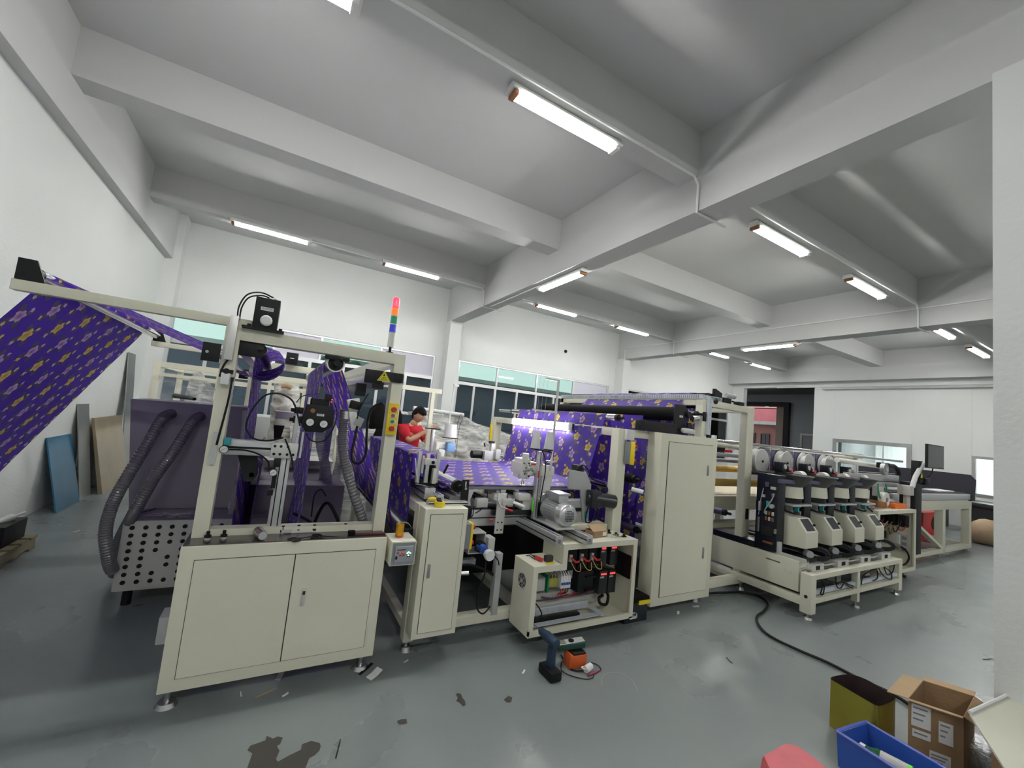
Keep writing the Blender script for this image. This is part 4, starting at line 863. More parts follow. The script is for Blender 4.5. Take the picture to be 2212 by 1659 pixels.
cb2 = MB().box(2.32, 2.78, 2.9, 3.02, .755, .80, .003).build('base_block', 'cream', hm)
# blue sewing head across the cloth
sb = thing('blue_sewing_machine', 'light blue and white sewing head on the far side of the cloth bed', 'sewing machine', (1.98, 5.1, 1.1))
MB().box(1.98, 2.09, 5.06, 5.2, 1.17, 1.29, .015).build('blue_cover', 'bluem', sb)
MB().box(1.84, 1.98, 5.12, 5.2, 1.20, 1.29, .02).box(1.84, 1.88, 5.1, 5.2, 1.1, 1.27, .01).build('machine_body', 'whitem', sb)
MB().box(1.85, 1.93, 5.0, 5.1, 1.11, 1.20, .012).build('looper_cover', 'white', sb); MB().cyl((2.0, 5.1, 1.11), (2.0, 5.1, 1.2), .006).build('needle_bar', 'steel', sb)
MB().box(1.77, 1.80, 5.1, 5.14, 1.1, 1.44, .002).build('stand_post', 'alu', sb); MB().tube([(1.67, 5.12, 1.452), (1.77, 5.12, 1.45), (1.88, 5.12, 1.447)], .008, 6, 1).build('stand_crossbar', 'black', sb)
MB().tube([(1.99, 5.12, 1.355), (1.99, 5.13, 1.7), (2.01, 5.14, 2.05)], .008, 6, 1).box(1.99, 2.06, 5.1, 5.13, 2.03, 2.06).build('thread_pole', 'plate', sb)
MB().tube([(2.1, 5.1, 1.1), (2.1, 5.1, 1.5), (2.11, 5.1, 1.62), (2.13, 5.1, 1.67), (2.16, 5.1, 1.6), (2.13, 5.1, 1.5), (2.12, 5.1, 1.1)], .003, 5).build('cable', 'cable', sb)
MB().cyl((2.02, 5.12, 1.345), (2.02, 5.12, 1.355), .1, n=20).build('cone_tray', 'black', sb)
cone(2.02, 1.356, 'large white thread cone above the blue sewing head', 5.12, .088, .078, .17)
MB().cyl((1.72, 5.1, 1.05), (1.78, 5.1, 1.05), .03).build('black_lever', 'black', sb)
# far-side clutch unit
fu = thing('far_edge_guide', 'grey edge guide unit with black motor at the far side of the cloth bed', 'motor', (2.5, 4.95, 1.1))
MB().box(2.42, 2.62, 4.85, 4.97, 1.11, 1.23, .01).box(2.56, 2.63, 4.80, 4.86, 1.13, 1.26, .005).build('guide_body', 'lgrey', fu); MB().cyl((2.28, 4.95, 1.17), (2.42, 4.95, 1.17), .05).build('motor', 'black', fu); MB().box(2.52, 2.58, 4.87, 4.93, 1.23, 1.33, .003).build('cylinder', 'plate', fu); MB().box(2.5, 2.56, 4.87, 4.93, 1.33, 1.36).build('cap', 'black', fu)
MB().tube([(2.44, 4.9, 1.28), (2.42, 4.9, 1.33)], .01, 8, 1).build('lever', 'black', fu)

# ================================================================ ACCUMULATOR: light beam, tall cabinet, outer frame
ac = thing('cloth_accumulator', 'tall cream frame with full-height cabinet, work light and rollers beside the sewing line', 'machine', (3.9, 4.1, 0))
f = MB()
f.box(2.79, 2.9, YN, YN+.1, .09, 1.685, .003).box(2.79, 2.9, 5.36, 5.46, .09, 1.69, .003).box(2.80, 2.89, YN+.1, 5.36, 1.61, 1.688, .003).box(2.9, 3.2, YN+.01, YN+.09, 1.61, 1.686, .003)
for x0, x1 in ((3.98, 4.07), (4.81, 4.95)):
    for y in (YN, 5.36): f.box(x0, x1, y, y+.09, .09, 2.10, .003)
    f.box(x0, x1, YN+.09, 5.36, 2.03, 2.10, .003); f.box(x0, x1, YN+.09, 5.36, .08, .17)
for y in (YN, 5.36):
    f.box(3.98, 4.95, y, y+.09, 2.03, 2.10, .003).box(2.9, 4.95, y+.005, y+.085, .08, .165, .003)
f.box(2.9, 3.0, 2.95, 5.36, .08, .165)
f.build('frame', 'cream', ac)
for x, y in ((2.85, 2.9), (4.0, 2.83), (4.88, 2.88), (4.88, 5.4), (2.85, 5.4), (4.0, 5.4)): MB().cyl((x, y, .03), (x, y, .1), .014).cyl((x, y, 0), (x, y, .03), .042, .032).build('levelling_foot', 'steel', ac)
tc = MB().box(3.19, 4.045, 2.70, 2.86, .09, 1.685, .004).build('tall_cabinet', 'cream', ac)
MB().box(3.295, 3.975, 2.696, 2.701, .165, 1.61).build('door_gap', 'gap', tc); MB().box(3.299, 3.971, 2.693, 2.7, .169, 1.606).build('door', 'cream', tc)
for z in (.48, 1.30): MB().box(3.885, 3.91, 2.687, 2.694, z, z+.105, .002).build('door_handle', 'steel', tc)
# work light on the beam
wl = MB().box(2.765, 2.80, 3.53, 4.80, 1.605, 1.695, .003).build('work_light_housing', 'lampw', ac)
MB().box(2.742, 2.766, 3.56, 4.78, 1.615, 1.69, .006).build('work_light_tube', 'tubebar', ac)
MB().box(2.735, 2.80, 3.53, 3.56, 1.61, 1.70, .003).build('light_end_cap', 'lampw', ac)
station(ac, 2.925, 2.83, 1.36, 1.575, .075, .9, .04)
MB().box(2.86, 2.96, 2.82, 2.85, 1.585, 1.685, .003).build('junction_box', 'white', ac)
MB().box(2.70, 2.73, 5.3, 5.34, 1.35, 1.58, .004).build('far_control_station', 'yellow', ac)
# rollers
roller(ac, 2.87, 1.787, .034, 2.98, 5.0); MB().cyl((2.87, 5.0, 1.787), (2.87, 5.4, 1.787), .02).build('shaft', 'steel', ac)
roller(ac, 2.88, 1.13, .04, 2.95, 5.2); roller(ac, 3.18, 1.2, .042, 3.0, 5.2, 'rubber')
roller(ac, 3.72, 1.905, .075, 2.9, 5.5, 'rubber', 'rubber_roller'); roller(ac, 4.19, 2.10, .09, 2.93, 5.4, 'rubber', 'rubber_roller')
roller(ac, 3.93, 1.93, .032, 2.9, 5.3); roller(ac, 3.2, .72, .035, 2.95, 5.2, 'steel'); roller(ac, 4.6, .86, .038, 2.95, 5.3, 'violet')
MB().box(4.86, 4.9, 2.835, 2.85, .80, .92, .003).build('bracket', 'black', ac)
bp = MB().box(3.535, 3.70, 2.84, 2.86, 1.69, 1.995, .003).build('black_bracket_plate', 'black', ac)
MB().box(3.60, 3.65, 2.837, 2.84, 1.865, 1.885).build('name_label', 'paper', bp); text('label_text', '出布', .013, (3.625, 2.8365, 1.875), bp, 'ink')
MB().box(3.02, 3.52, 2.80, 2.88, 1.69, 1.79, .003).build('black_tray', 'black', ac)
for x in (3.06, 3.27, 3.48): MB().box(x, x+.015, 2.797, 2.80, 1.755, 1.79).build('tray_clip', 'gap', ac)
MB().cyl((3.62, 2.80, 1.735), (3.74, 2.78, 1.73), .026, n=16).ball((3.62, 2.80, 1.735), .026).ball((3.74, 2.78, 1.73), .026).build('crank_grip', 'lgrey', ac)
MB().cyl((3.68, 2.8, 1.76), (3.68, 2.84, 1.80), .006).prism([(3.74, 1.70), (3.83, 1.70), (3.78, 1.82), (3.72, 1.82)], 'y', 2.83, 2.85).build('crank_arm', 'black', ac)
MB().cyl((3.80, 2.84, 1.87), (3.88, 2.83, 1.88), .03).box(3.82, 3.90, 2.83, 2.85, 1.83, 1.87).build('counter_wheel', 'steel', ac)
MB().box(3.985, 4.03, 2.835, 2.85, 1.86, 1.96, .004).build('bracket', 'black', ac)
MB().cyl((3.90, 2.87, 1.93), (4.0, 2.84, 1.92), .008).build('pin', 'black', ac)
k2 = MB().box(4.35, 4.50, 2.86, 3.0, 2.10, 2.16, .003).prism([(4.2, 2.10), (4.32, 2.10), (4.32, 2.2), (4.2, 2.24)], 'y', 2.86, 2.9).build('top_motor_plate', 'black', ac)
MB().cyl((4.36, 2.84, 2.185), (4.49, 2.82, 2.18), .026, n=16).build('crank_grip', 'lgrey', ac); MB().cyl((4.5, 2.85, 2.13), (4.62, 2.85, 2.115), .01).box(4.6, 4.72, 2.84, 2.9, 2.10, 2.14, .003).build('crank_shaft', 'black', ac)
MB().cyl((2.95, 2.80, 1.138), (3.02, 2.72, 1.125), .02, n=16).build('white_crank_grip', 'white', ac)
# slotted white ducts on the frame edges
def sduct(mbx, sl, nm='slotted_duct'):
    o = mbx.build(nm, 'duct', ac); sl.build('duct_slots', 'grey', o)
s_ = MB(); n_ = 90
for k in range(n_): s_.box(3.969, 3.972, 2.9+k*.0275, 2.912+k*.0275, 2.108, 2.14)
sduct(MB().box(3.972, 4.03, 2.86, 5.42, 2.10, 2.15), s_)
s_ = MB()
for k in range(24): s_.box(4.072, 4.076, 2.838-.0, 2.848, 1.74+k*.0155, 1.748+k*.0155)
for k in range(24): s_.box(4.055, 4.065, 2.815, 2.818, 1.74+k*.0155, 1.748+k*.0155)
sduct(MB().box(4.04, 4.09, 2.818, 2.85, 1.72, 2.12), s_)
s_ = MB()
for k in range(14): s_.box(4.1+k*.014, 4.107+k*.014, 2.838, 2.842, 2.105, 2.14)
sduct(MB().box(4.03, 4.3, 2.842, 2.88, 2.10, 2.145), s_)
s_ = MB()
for k in range(50): s_.box(4.806, 4.81, 3.0+k*.04, 3.02+k*.04, .175, .205)
sduct(MB().box(4.80, 4.815, 2.95, 5.3, .17, .215), s_)
MB().box(4.07, 4.12, 2.83, 2.88, 1.62, 1.72, .004).box(4.1, 4.18, 2.84, 2.86, 1.69, 1.7).cyl((4.1, 2.84, 1.67), (4.2, 2.83, 1.68), .008).build('air_valve', 'black', ac)
MB().box(4.02, 4.06, 2.72, 2.76, 1.685, 1.72, .006).build('white_cap', 'white', ac)
# blue fabric bed guides inside: smooth cover under roller
MB().box(3.3, 4.9, 3.3, 5.3, .2, .3).build('inner_pan', 'dgrey', ac)
# ================================================================ PERFORATED BOX WITH HOSES (left)
pbx = thing('perforated_blower_box', 'lilac-grey stepped box with rows of round holes and two ribbed hoses', 'machine', (-.45, 4.4, .02))
MB().box(-.855, .1, 4.05, 4.9, .13, .632, .006).build('lower_box', 'perf', pbx)
MB().box(-.85, .1, 4.056, 4.42, .632, .634).build('step_top', 'cutbox', pbx)
MB().prism([(-.92, .634), (-1.03, 1.516), (-.225, 1.53), (-.17, .634)], 'y', 4.42, 5.0, .012).build('upper_box', 'cutbox', pbx)
MB().cyl((-.17, 4.42, .68), (-.225, 4.42, 1.5), .035).box(-.25, -.15, 4.36, 4.48, .636, .70, .01).build('side_pillar', 'perf', pbx)
for x, y in ((-.78, 4.15), (.0, 4.15), (-.78, 4.8), (.0, 4.8)): MB().cyl((x, y, 0), (x, y, .13), .03).build('foot', 'black', pbx)
hn = 0
for r_ in range(8):
    for c_ in range(8):
        if (r_, c_) in ((3, 3), (3, 5), (4, 2), (5, 2), (6, 3)) or (r_ in (3,) and c_ == 3): continue
        MB().cyl((-.80+c_*.078, 4.046, .585-r_*.056), (-.80+c_*.078, 4.051, .585-r_*.056), .0155, n=14).build('round_hole', 'hole', pbx)
hose([at(371, 893, Y=4.42), at(350, 905, Y=4.3), at(318, 960, Y=4.15), at(275, 1030, Y=3.95), at(243, 1090, Y=3.95), at(228, 1150, Y=3.95), at(235, 1210, Y=3.98), at(243, 1232, Y=4.05)], .038, pbx, 'ribbed_hose', 'hose')
hose([at(433, 899, Y=4.42), at(415, 912, Y=4.3), at(375, 975, Y=4.15), at(335, 1030, Y=3.98), at(300, 1090, Y=3.98), at(283, 1120, Y=4.05), at(262, 1160, Y=4.25), at(250, 1200, Y=4.4), at(247, 1240, Y=4.6)], .038, pbx, 'ribbed_hose', 'hose')
o = MB().tube([at(378, 855, Z=1.56), at(392, 857, Z=1.56), at(412, 860, Z=1.56), at(420, 862, Z=1.56)], lambda t, i: .024-.010*t, 12, 3).build('torch', 'black')
tag(o, 'black torch lying on top of the lilac-grey box', 'torch')
o = MB().tube([at(284, 1108, Z=.64), at(310, 1106, Z=.64), at(333, 1099, Z=.64), at(338, 1094, Z=.64), at(318, 1090, Z=.65), at(322, 1088, Z=.645), at(333, 1088, Z=.64)], .004, 6).build('cable_tie', 'cable')
tag(o, 'loose black wire on the step of the lilac-grey box', 'wire')
pl_ = MB(); rnd = random.Random(3)
for k in range(26):
    c = Vector((-.62+rnd.uniform(-.12, .14), 4.13+rnd.uniform(-.04, .03), .64+rnd.uniform(0, .03))); pl_.box(c.x-.03, c.x+.03, c.y-.012, c.y+.012, c.z, c.z+.003)
tag(pl_.build('plastic_bag', 'film'), 'crumpled clear plastic bag on the step of the lilac-grey box', 'bag')

# boards leaning on the left wall, pallet
o = MB().prism([(-2.12, 0), (-2.105, 0), (-2.31, .885), (-2.325, .885)], 'y', 7.02, 7.68).build('blue_board', mat('blue_film_board', (.02, .13, .24), .18, var=.15, scale=3)); tag(o, 'blue glossy board leaning on the left wall', 'board')
o = MB().prism([(-2.13, 0), (-2.12, 0), (-2.315, 1.28), (-2.325, 1.28)], 'y', 7.72, 8.1).build('silver_board', 'dirtw'); tag(o, 'tall narrow silver board leaning on the left wall behind the blue board', 'board')
wr = MB()
wr.prism([(-2.05, 0), (-2.0, 0), (-2.24, 1.08), (-2.27, 1.08)], 'y', 8.12, 9.3)
o = wr.build('wrapped_sheet', mat('brown_protective_paper', (.30, .24, .15), .3, var=.3, scale=2.5, coat=.4)); tag(o, 'brown protected sheet leaning on the left wall between silver boards', 'board')
o = MB().prism([(-2.12, 0), (-2.11, 0), (-2.305, 2.15), (-2.32, 2.15)], 'y', 9.35, 9.75).build('tall_panel', 'dirtw'); tag(o, 'tallest silver panel leaning in the left corner', 'board')
pa = thing('pallet', 'old wooden pallet at the left edge of the photo', 'pallet', (-2.0, 5.35, 0))
for k in range(4):
    MB().box(-2.28, -1.80, 5.05+k*.17, 5.05+k*.17+.12, .10, .122).build('top_board', 'wood', pa); 
for x in (-2.26, -2.07, -1.88): MB().box(x, x+.07, 5.05, 5.68, .022, .10).build('bearer', 'wood', pa); 
for k in range(3): MB().box(-2.28, -1.80, 5.05+k*.255, 5.05+k*.255+.1, 0, .022).build('bottom_board', 'wood', pa)
bxx = MB().box(-2.27, -1.87, 5.25, 5.62, .122, .30, .004).build('black_crate', 'black'); tag(bxx, 'black crate on the old pallet', 'crate')
o = MB().cyl((-2.26, 5.18, .17), (-1.92, 5.5, .335), .033).cyl((-1.92, 5.5, .335), (-1.87, 5.55, .36), .012).build('steel_shaft', 'plate'); tag(o, 'silver shaft lying across the black crate on the pallet', 'shaft')

# ================================================================ BUTTON ATTACHING MACHINE (right)
bm_ = thing('button_machine_base', 'low cream base frame under four button attaching heads', 'machine', (5.9, 2.9, 0))
f = MB()
for x in (4.79, 6.93): f.box(x, x+.1, 2.12, 2.22, .06, .435, .003)
f.box(5.80, 5.86, 2.12, 2.18, .06, .435, .003)
f.box(4.79, 7.03, 2.12, 2.2, .385, .435, .003).box(4.79, 7.03, 2.12, 2.2, .155, .205, .003)
f.box(4.79, 4.87, 2.2, 4.6, .12, .20, .003).box(6.95, 7.03, 2.2, 4.6, .12, .20).box(4.79, 7.03, 2.3, 2.38, .385, .43)
f.box(4.79, 4.89, 4.5, 4.6, .06, .9).box(6.93, 7.03, 4.5, 4.6, .06, .9)
f.build('frame', 'cream', bm_)
MB().box(4.795, 5.0, 2.24, 3.6, .235, .53, .003).build('side_housing', 'cream', bm_)
MB().box(4.7935, 4.7955, 2.42, 2.56, .455, .47).build('nameplate', 'steel', bm_)
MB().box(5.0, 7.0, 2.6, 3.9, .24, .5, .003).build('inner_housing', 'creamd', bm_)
for x, y in ((4.84, 2.17), (5.83, 2.15), (6.98, 2.17), (4.84, 4.5), (6.98, 4.5)): MB().cyl((x, y, .02), (x, y, .06), .013).cyl((x, y, 0), (x, y, .022), .045, .035).build('levelling_foot', 'steel', bm_)
MB().cyl((4.789, 2.165, .22), (4.786, 2.165, .22), .016, n=14).build('round_hole', 'hole', bm_)
MB().cyl((4.80, 2.24, .455), (7.02, 2.24, .455), .016).build('guide_shaft', 'chrome', bm_); MB().cyl((4.80, 2.34, .455), (7.02, 2.34, .455), .016).build('guide_shaft', 'chrome', bm_)
MB().box(4.9, 6.93, 2.14, 2.17, .23, .27).build('white_cable_duct', 'duct', bm_)
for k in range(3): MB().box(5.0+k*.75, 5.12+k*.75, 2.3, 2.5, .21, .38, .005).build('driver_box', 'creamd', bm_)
for pts in ([(5.0, .37), (5.02, .30), (4.99, .24), (5.04, .23), (5.06, .3), (5.02, .36)], [(5.3, .38), (5.33, .28), (5.42, .25), (5.5, .3), (5.6, .27), (5.72, .24)], [(5.35, .3), (5.45, .32), (5.6, .25), (5.7, .22)], [(5.9, .24), (5.95, .33), (6.15, .37), (6.3, .36), (6.32, .27), (6.2, .25)], [(6.35, .38), (6.45, .3), (6.6, .24), (6.72, .22), (6.7, .3), (6.5, .38)], [(6.5, .37), (6.6, .28), (6.75, .3), (6.8, .38)]):
    MB().tube([(a, 2.125, b) for a, b in pts], .006, 6).build('loose_cable', 'cable', bm_)
# one head = body, control box, bowl, reel, drag chain, slide block; four copies along the rail
def head():
    t = thing('button_attaching_head', 'nearest button attaching head, the leftmost of four, with dark casting fully visible', 'machine', (5.05, 2.6, .47), 'button attaching heads')
    MB().box(4.95, 5.2, 2.19, 2.38, .425, .50, .005).build('slide_block', 'plate', t); MB().box(5.03, 5.11, 2.187, 2.19, .445, .485).build('block_window', 'hole', t)
    MB().box(4.93, 5.16, 2.24, 3.1, .505, .545, .003).build('base_plate', 'black', t)
    MB().box(4.80, 4.95, 2.47, 2.70, .545, 1.36, .01).box(4.80, 5.05, 2.70, 3.2, .52, .60, .01).build('casting', 'navy', t)
    MB().box(4.79, 4.80, 2.50, 2.62, .70, .80).build('connector_panel', 'hole', t)
    for k in range(6):
        MB().box(4.785, 4.80, 2.50+(k % 3)*.035, 2.522+(k % 3)*.035, .86+(k//3)*.06, .90+(k//3)*.06, .003).build('small_valve', 'perf' if k % 2 else 'brass', t)
    MB().cyl((4.77, 2.52, 1.02), (4.80, 2.52, 1.02), .022).build('pressure_gauge', 'plate', t); MB().box(4.77, 4.80, 2.545, 2.575, 1.0, 1.07, .004).build('teal_valve', 'teal', t)
    for k, (yy, zz, w_, h_, m_) in enumerate(((2.49, 1.20, .05, .03, 'plate'), (2.56, 1.22, .04, .05, 'violet'), (2.5, 1.12, .03, .04, 'steel'), (2.6, 1.1, .03, .03, 'plate'), (2.64, .95, .02, .10, 'plate'), (2.47, .74, .02, .05, 'steel'), (2.64, .72, .03, .16, 'steel'), (2.5, .62, .10, .02, 'brass'))):
        MB().box(4.775, 4.80, yy, yy+w_, zz, zz+h_, .003).build('small_fitting', m_, t)
    MB().tube([(4.79, 2.5, 1.16), (4.765, 2.52, 1.08), (4.77, 2.58, .98), (4.79, 2.6, .93)], .005, 6).tube([(4.79, 2.62, 1.2), (4.76, 2.63, 1.05), (4.79, 2.66, .9)], .004, 6).build('air_line', 'lgrey', t)
    MB().box(4.78, 5.08, 2.44, 2.47, 1.28, 1.32, .003).build('bracket', 'violet', t)
    MB().prism([(2.28, .635), (2.26, .64), (2.26, .80), (2.35, .93), (2.62, .94), (2.62, .64), (2.5, .625)], 'x', 4.965, 5.215, .004).build('control_box', 'cream', t)
    a, b = Vector((0, 2.27, .815)), Vector((0, 2.345, .922)); n_ = Vector((0, -.82, .57))
    sc = MB(); sc.quad(*[Vector((x, 0, 0))+q+n_*.003 for x, q in ((5.0, a), (5.17, a), (5.17, b), (5.0, b))]); sc.quad(*[Vector((x, 0, 0))+q-n_*.003 for x, q in ((5.0, a), (5.0, b), (5.17, b), (5.17, a))])
    sc.build('touch_screen', mat('grey_touch_screen', (.06, .065, .075), .2) if 'screen' not in M else M['screen'], t)
    MB().cyl((5.195, 2.30, .86), (5.195, 2.285, .872), .012).build('knob', 'black', t)
    # vibratory bowl
    MB().lathe((5.22, 2.62, 1.24), (0, 0, 1), [(.18, 0), (.28, .125), (.285, .13), (.275, .13), (.17, .012), (0, .012)], 32).build('feeder_bowl', 'funnel', t)
    MB().cyl((5.22, 2.62, 1.115), (5.22, 2.62, 1.24), .185, .175, n=32).build('bowl_drum', 'cream', t); MB().cyl((5.22, 2.62, 1.06), (5.22, 2.62, 1.115), .17, n=28).build('drum_base', 'black', t)
    MB().box(5.02, 5.42, 2.42, 2.82, 1.035, 1.055, .003).build('shelf_plate', 'plate', t); MB().box(5.02, 5.12, 2.6, 2.8, .94, 1.04, .003).box(5.15, 5.18, 2.5, 2.55, .9, 1.04).build('shelf_bracket', 'lgrey', t)
    MB().box(5.16, 5.19, 2.44, 2.48, .97, 1.03, .004).build('teal_valve_small', 'teal', t)
    MB().box(4.97, 5.24, 2.66, 2.8, .94, 1.03, .01).build('dark_mechanism', 'navy', t)
    MB().tube([(5.0, 2.5, .98), (5.05, 2.42, .96), (5.12, 2.42, .97), (5.2, 2.45, .95)], .01, 6).build('hose_bundle', 'cable', t)
    # reel with backing plate and motor
    MB().box(5.0, 5.52, 2.96, 2.975, 1.30, 1.63, .003).build('backing_plate', 'violet', t)
    r_ = MB().lathe((5.18, 2.86, 1.475), (0, 1, 0), [(0, 0), (.145, 0), (.15, .005), (.15, .012), (.11, .02), (.11, .07), (.15, .078), (.15, .09), (0, .09)], 36).build('reel', 'plate', t); MB().cyl((5.18, 2.85, 1.475), (5.18, 2.862, 1.475), .014).build('reel_hole', 'hole', r_)
    MB().box(5.32, 5.42, 2.70, 2.80, 1.38, 1.49, .006).box(5.34, 5.48, 2.66, 2.8, 1.32, 1.38, .01).build('drive_motor', 'navy', t); MB().cyl((5.37, 2.69, 1.44), (5.37, 2.70, 1.44), .028).build('motor_face', 'plate', t)
    MB().box(5.43, 5.47, 2.68, 2.76, 1.40, 1.46, .006).build('blue_cap', 'steel', t); MB().box(5.47, 5.52, 2.68, 2.74, 1.36, 1.42, .004).build('red_clip', 'red', t)
    MB().cyl((5.50, 2.62, 1.35), (5.60, 2.62, 1.35), .058).build('paper_roll', 'drumw', t)
    # drag chain arch and motor at the front
    mb = MB(); P = [(5.10, 3.0, .60), (5.12, 2.6, .62), (5.2, 2.36, .63), (5.27, 2.24, .615), (5.29, 2.19, .57), (5.26, 2.22, .53), (5.2, 2.32, .515), (5.14, 2.5, .52)]
    mb.tube(P, lambda t_, i: .030+.004*(i % 2), 4, 6, flat=.8); mb.build('drag_chain', 'black', t)
    mb = MB(); P = [(5.02, 3.0, .585), (5.02, 2.6, .60), (5.03, 2.42, .60), (5.06, 2.33, .585)]; mb.tube(P, .02, 4, 4); mb.build('cable_carrier', 'black', t)
    MB().cyl((5.06, 2.26, .575), (5.10, 2.32, .575), .038).build('grey_wheel', 'lgrey', t)
    return t
M['screen'] = mat('grey_touch_screen', (.055, .06, .07), .2)
h0 = head()
for k, lab in ((1, 'second button attaching head from the left, partly behind the first'), (2, 'third button attaching head from the left, between the second and the last'), (3, 'last button attaching head of the four, beside the open electrical box')):
    copy_tree(h0, (k*.56, 0, 0), lab)
MB().box(4.82, 4.86, 2.2, 2.5, .52, .56).box(4.815, 4.865, 2.44, 2.48, .545, .66, .002).build('white_rail', 'perf', bm_)
# gantry bars running along above the heads
gt = thing('padded_gantry', 'long aluminium gantry with cream foam padding above the button attaching heads', 'gantry', (6.9, 3.3, .9))
MB().cyl((4.3, 3.2, 1.665), (8.55, 3.2, 1.665), .022).build('top_tube', 'chrome', gt)
MB().tube([(4.3, 3.2, 1.625), (5.0, 3.2, 1.62), (5.55, 3.2, 1.60), (5.63, 3.2, 1.63), (5.7, 3.2, 1.60), (6.6, 3.2, 1.615), (8.4, 3.2, 1.62)], lambda t_, i: .032+.005*math.sin(i*1.7), 10, 6).build('foam_padding', 'foam', gt)
MB().box(4.3, 8.0, 3.3, 3.36, 1.47, 1.52, .002).box(4.3, 8.0, 3.3, 3.36, 1.40, 1.44, .002).build('aluminium_profile', 'alu', gt)
MB().box(8.45, 8.51, 3.15, 3.21, .9, 1.66, .002).build('gantry_post', 'alu', gt); MB().box(8.4, 8.56, 3.1, 3.24, 1.62, 1.70, .005).build('end_block', 'foam', gt)
for k in range(3): MB().box(4.9+k*.22, 5.05+k*.22, 3.4, 3.5, 1.52+.02*k, 1.60, .004).build('wired_sensor', 'black' if k % 2 else 'white', gt)
MB().box(5.25, 5.35, 3.35, 3.4, 1.53, 1.56).build('red_clip', 'red', gt)
# table with yellow foam rollers behind the outer frame
ft = thing('foam_roller_table', 'pale wooden feed table with two yellow foam rollers, seen through the outer cream frame', 'table', (5.8, 4.2, 0))
MB().cyl((4.97, 3.5, 1.30), (6.4, 3.5, 1.30), .045).build('foam_roller', 'amber', ft); MB().cyl((4.97, 3.4, 1.13), (6.4, 3.4, 1.13), .05).build('foam_roller', 'amber', ft)
MB().box(4.97, 7.2, 3.45, 5.55, .93, .96, .004).build('table_top', 'plywood', ft); MB().box(4.97, 7.2, 3.4, 3.46, .76, .95, .003).build('front_rail', 'cream', ft)
for x in (5.05, 6.9): MB().box(x, x+.08, 3.42, 3.5, 0, .76, .003).build('leg', 'cream', ft)
for x in (5.05, 6.9): MB().box(x, x+.08, 5.4, 5.48, 0, .93, .003).build('leg', 'cream', ft)
MB().box(5.05, 7.0, 3.43, 3.49, .53, .59, .002).build('stretcher', 'cream', ft)
MB().cyl((5.0, 3.9, 1.02), (7.0, 4.0, 1.06), .008).build('brace_rod', 'plate', ft)
o = MB().box(4.98, 5.08, 3.02, 3.15, 0, .42, .004).build('white_pillar_box', 'perf'); MB().cyl((4.95, 3.08, .46), (5.1, 3.08, .46), .03).box(4.99, 5.07, 3.03, 3.14, .42, .45).build('roller_end', 'steel', o); tag(o, 'small pale pillar box standing behind the outer frame post', 'box')
# ---- right electrical box
eb = thing('side_electrical_box', 'open cream electrical box right of the button attaching heads', 'cabinet', (7.6, 2.7, .12))
xa, xb, y0, y1, z0, z1 = 6.98, 8.27, 2.35, 3.1, .115, .972
MB().box(xa, xb, y0, y1, z0, z0+.02).box(xa, xa+.02, y0, y1, z0, z1).box(xb-.02, xb, y0, y1, z0, z1).box(xa, xb, y1-.02, y1, z0, z1).box(xa, xb, y0, y1, z1-.02, z1).frame('y', xa, xb, z0, z1, y0, y0+.02, .06, .05).build('cabinet_body', 'cream', eb)
for k in range(5): MB().box(8.12, 8.245, 2.42+k*.12, 2.50+k*.12, .70, .86, .003).build('servo_drive', 'black', eb); 
rw = random.Random(5)
for k in range(12):
    y = 2.42+k*.05; MB().tube([(8.12, y, .78-rw.random()*.1), (8.07, y+.02, .70-rw.random()*.06), (8.08, y+.06, .66-.05*(k % 3)), (8.14, y+.1, .60+rw.random()*.1)], .007, 5).build('wire', rw.choice(['gap', 'brass', 'black', 'perf', 'red']), eb)
for k in range(3): MB().box(8.15, 8.245, 2.5+k*.18, 2.62+k*.18, .44+.03*k, .58, .003).build('driver_module', 'dgrey' if k else 'perf', eb)
so = MB().box(8.05, 8.2, 2.40, 2.42, .36, .62, .003).box(7.98, 8.04, 2.40, 2.42, .36, .5) if False else MB().box(8.235, 8.25, 2.42, 2.60, .32, .58, .003); so = so.build('socket_panel', 'perf', eb)
for i in range(3):
    for j in range(2): MB().box(8.23, 8.235, 2.44+j*.085, 2.495+j*.085, .345+i*.08, .395+i*.08).build('socket', 'grey', so)
cab([(8.22, 2.5, .4), (8.17, 2.42, .36), (8.18, 2.40, .26), (8.1, 2.45, .16), (7.8, 2.6, .15), (7.5, 2.6, .14)], .012, eb)
for x in (7.1, 8.1):
    for y in (2.45, 3.0): MB().cyl((x, y, .03), (x, y, .12), .02).cyl((x, y, 0), (x, y, .03), .05).build('castor', 'black', eb)
cab([(6.9, 2.45, 1.0), (7.0, 2.4, .92), (6.98, 2.33, .7), (6.97, 2.34, .55)], .008, eb)
ot = MB().box(7.75, 8.15, 2.42, 2.66, .973, 1.04, .003).build('orange_box', mat('orange_carton', (.75, .16, .02), .5)); tag(ot, 'orange carton on top of the open electrical box', 'box')
o = MB().lathe((7.55, 2.55, .973), (0, 0, 1), [(0, 0), (.09, 0), (.10, .03), (.09, .085), (.05, .09), (.045, .02)], 20).build('wire_coil', 'brass'); tag(o, 'brown coil of wire beside the orange carton', 'wire')
o = MB().ball((7.98, 2.55, 1.06), .06, (1.6, .9, .5)).ball((7.88, 2.53, 1.055), .04, (1.4, .9, .5)).build('crumpled_bag', 'film'); tag(o, 'crumpled clear bag in the orange carton', 'bag')
o = MB().box(7.05, 7.35, 2.42, 2.6, .973, .985).box(7.1, 7.3, 2.5, 2.7, .985, 1.0).build('metal_parts', 'steel'); tag(o, 'flat steel parts on the open electrical box, left of the wire coil', 'parts')
M['felt'] = mat('dark_grey_felt', (.05, .048, .06), .95, spec=.1)
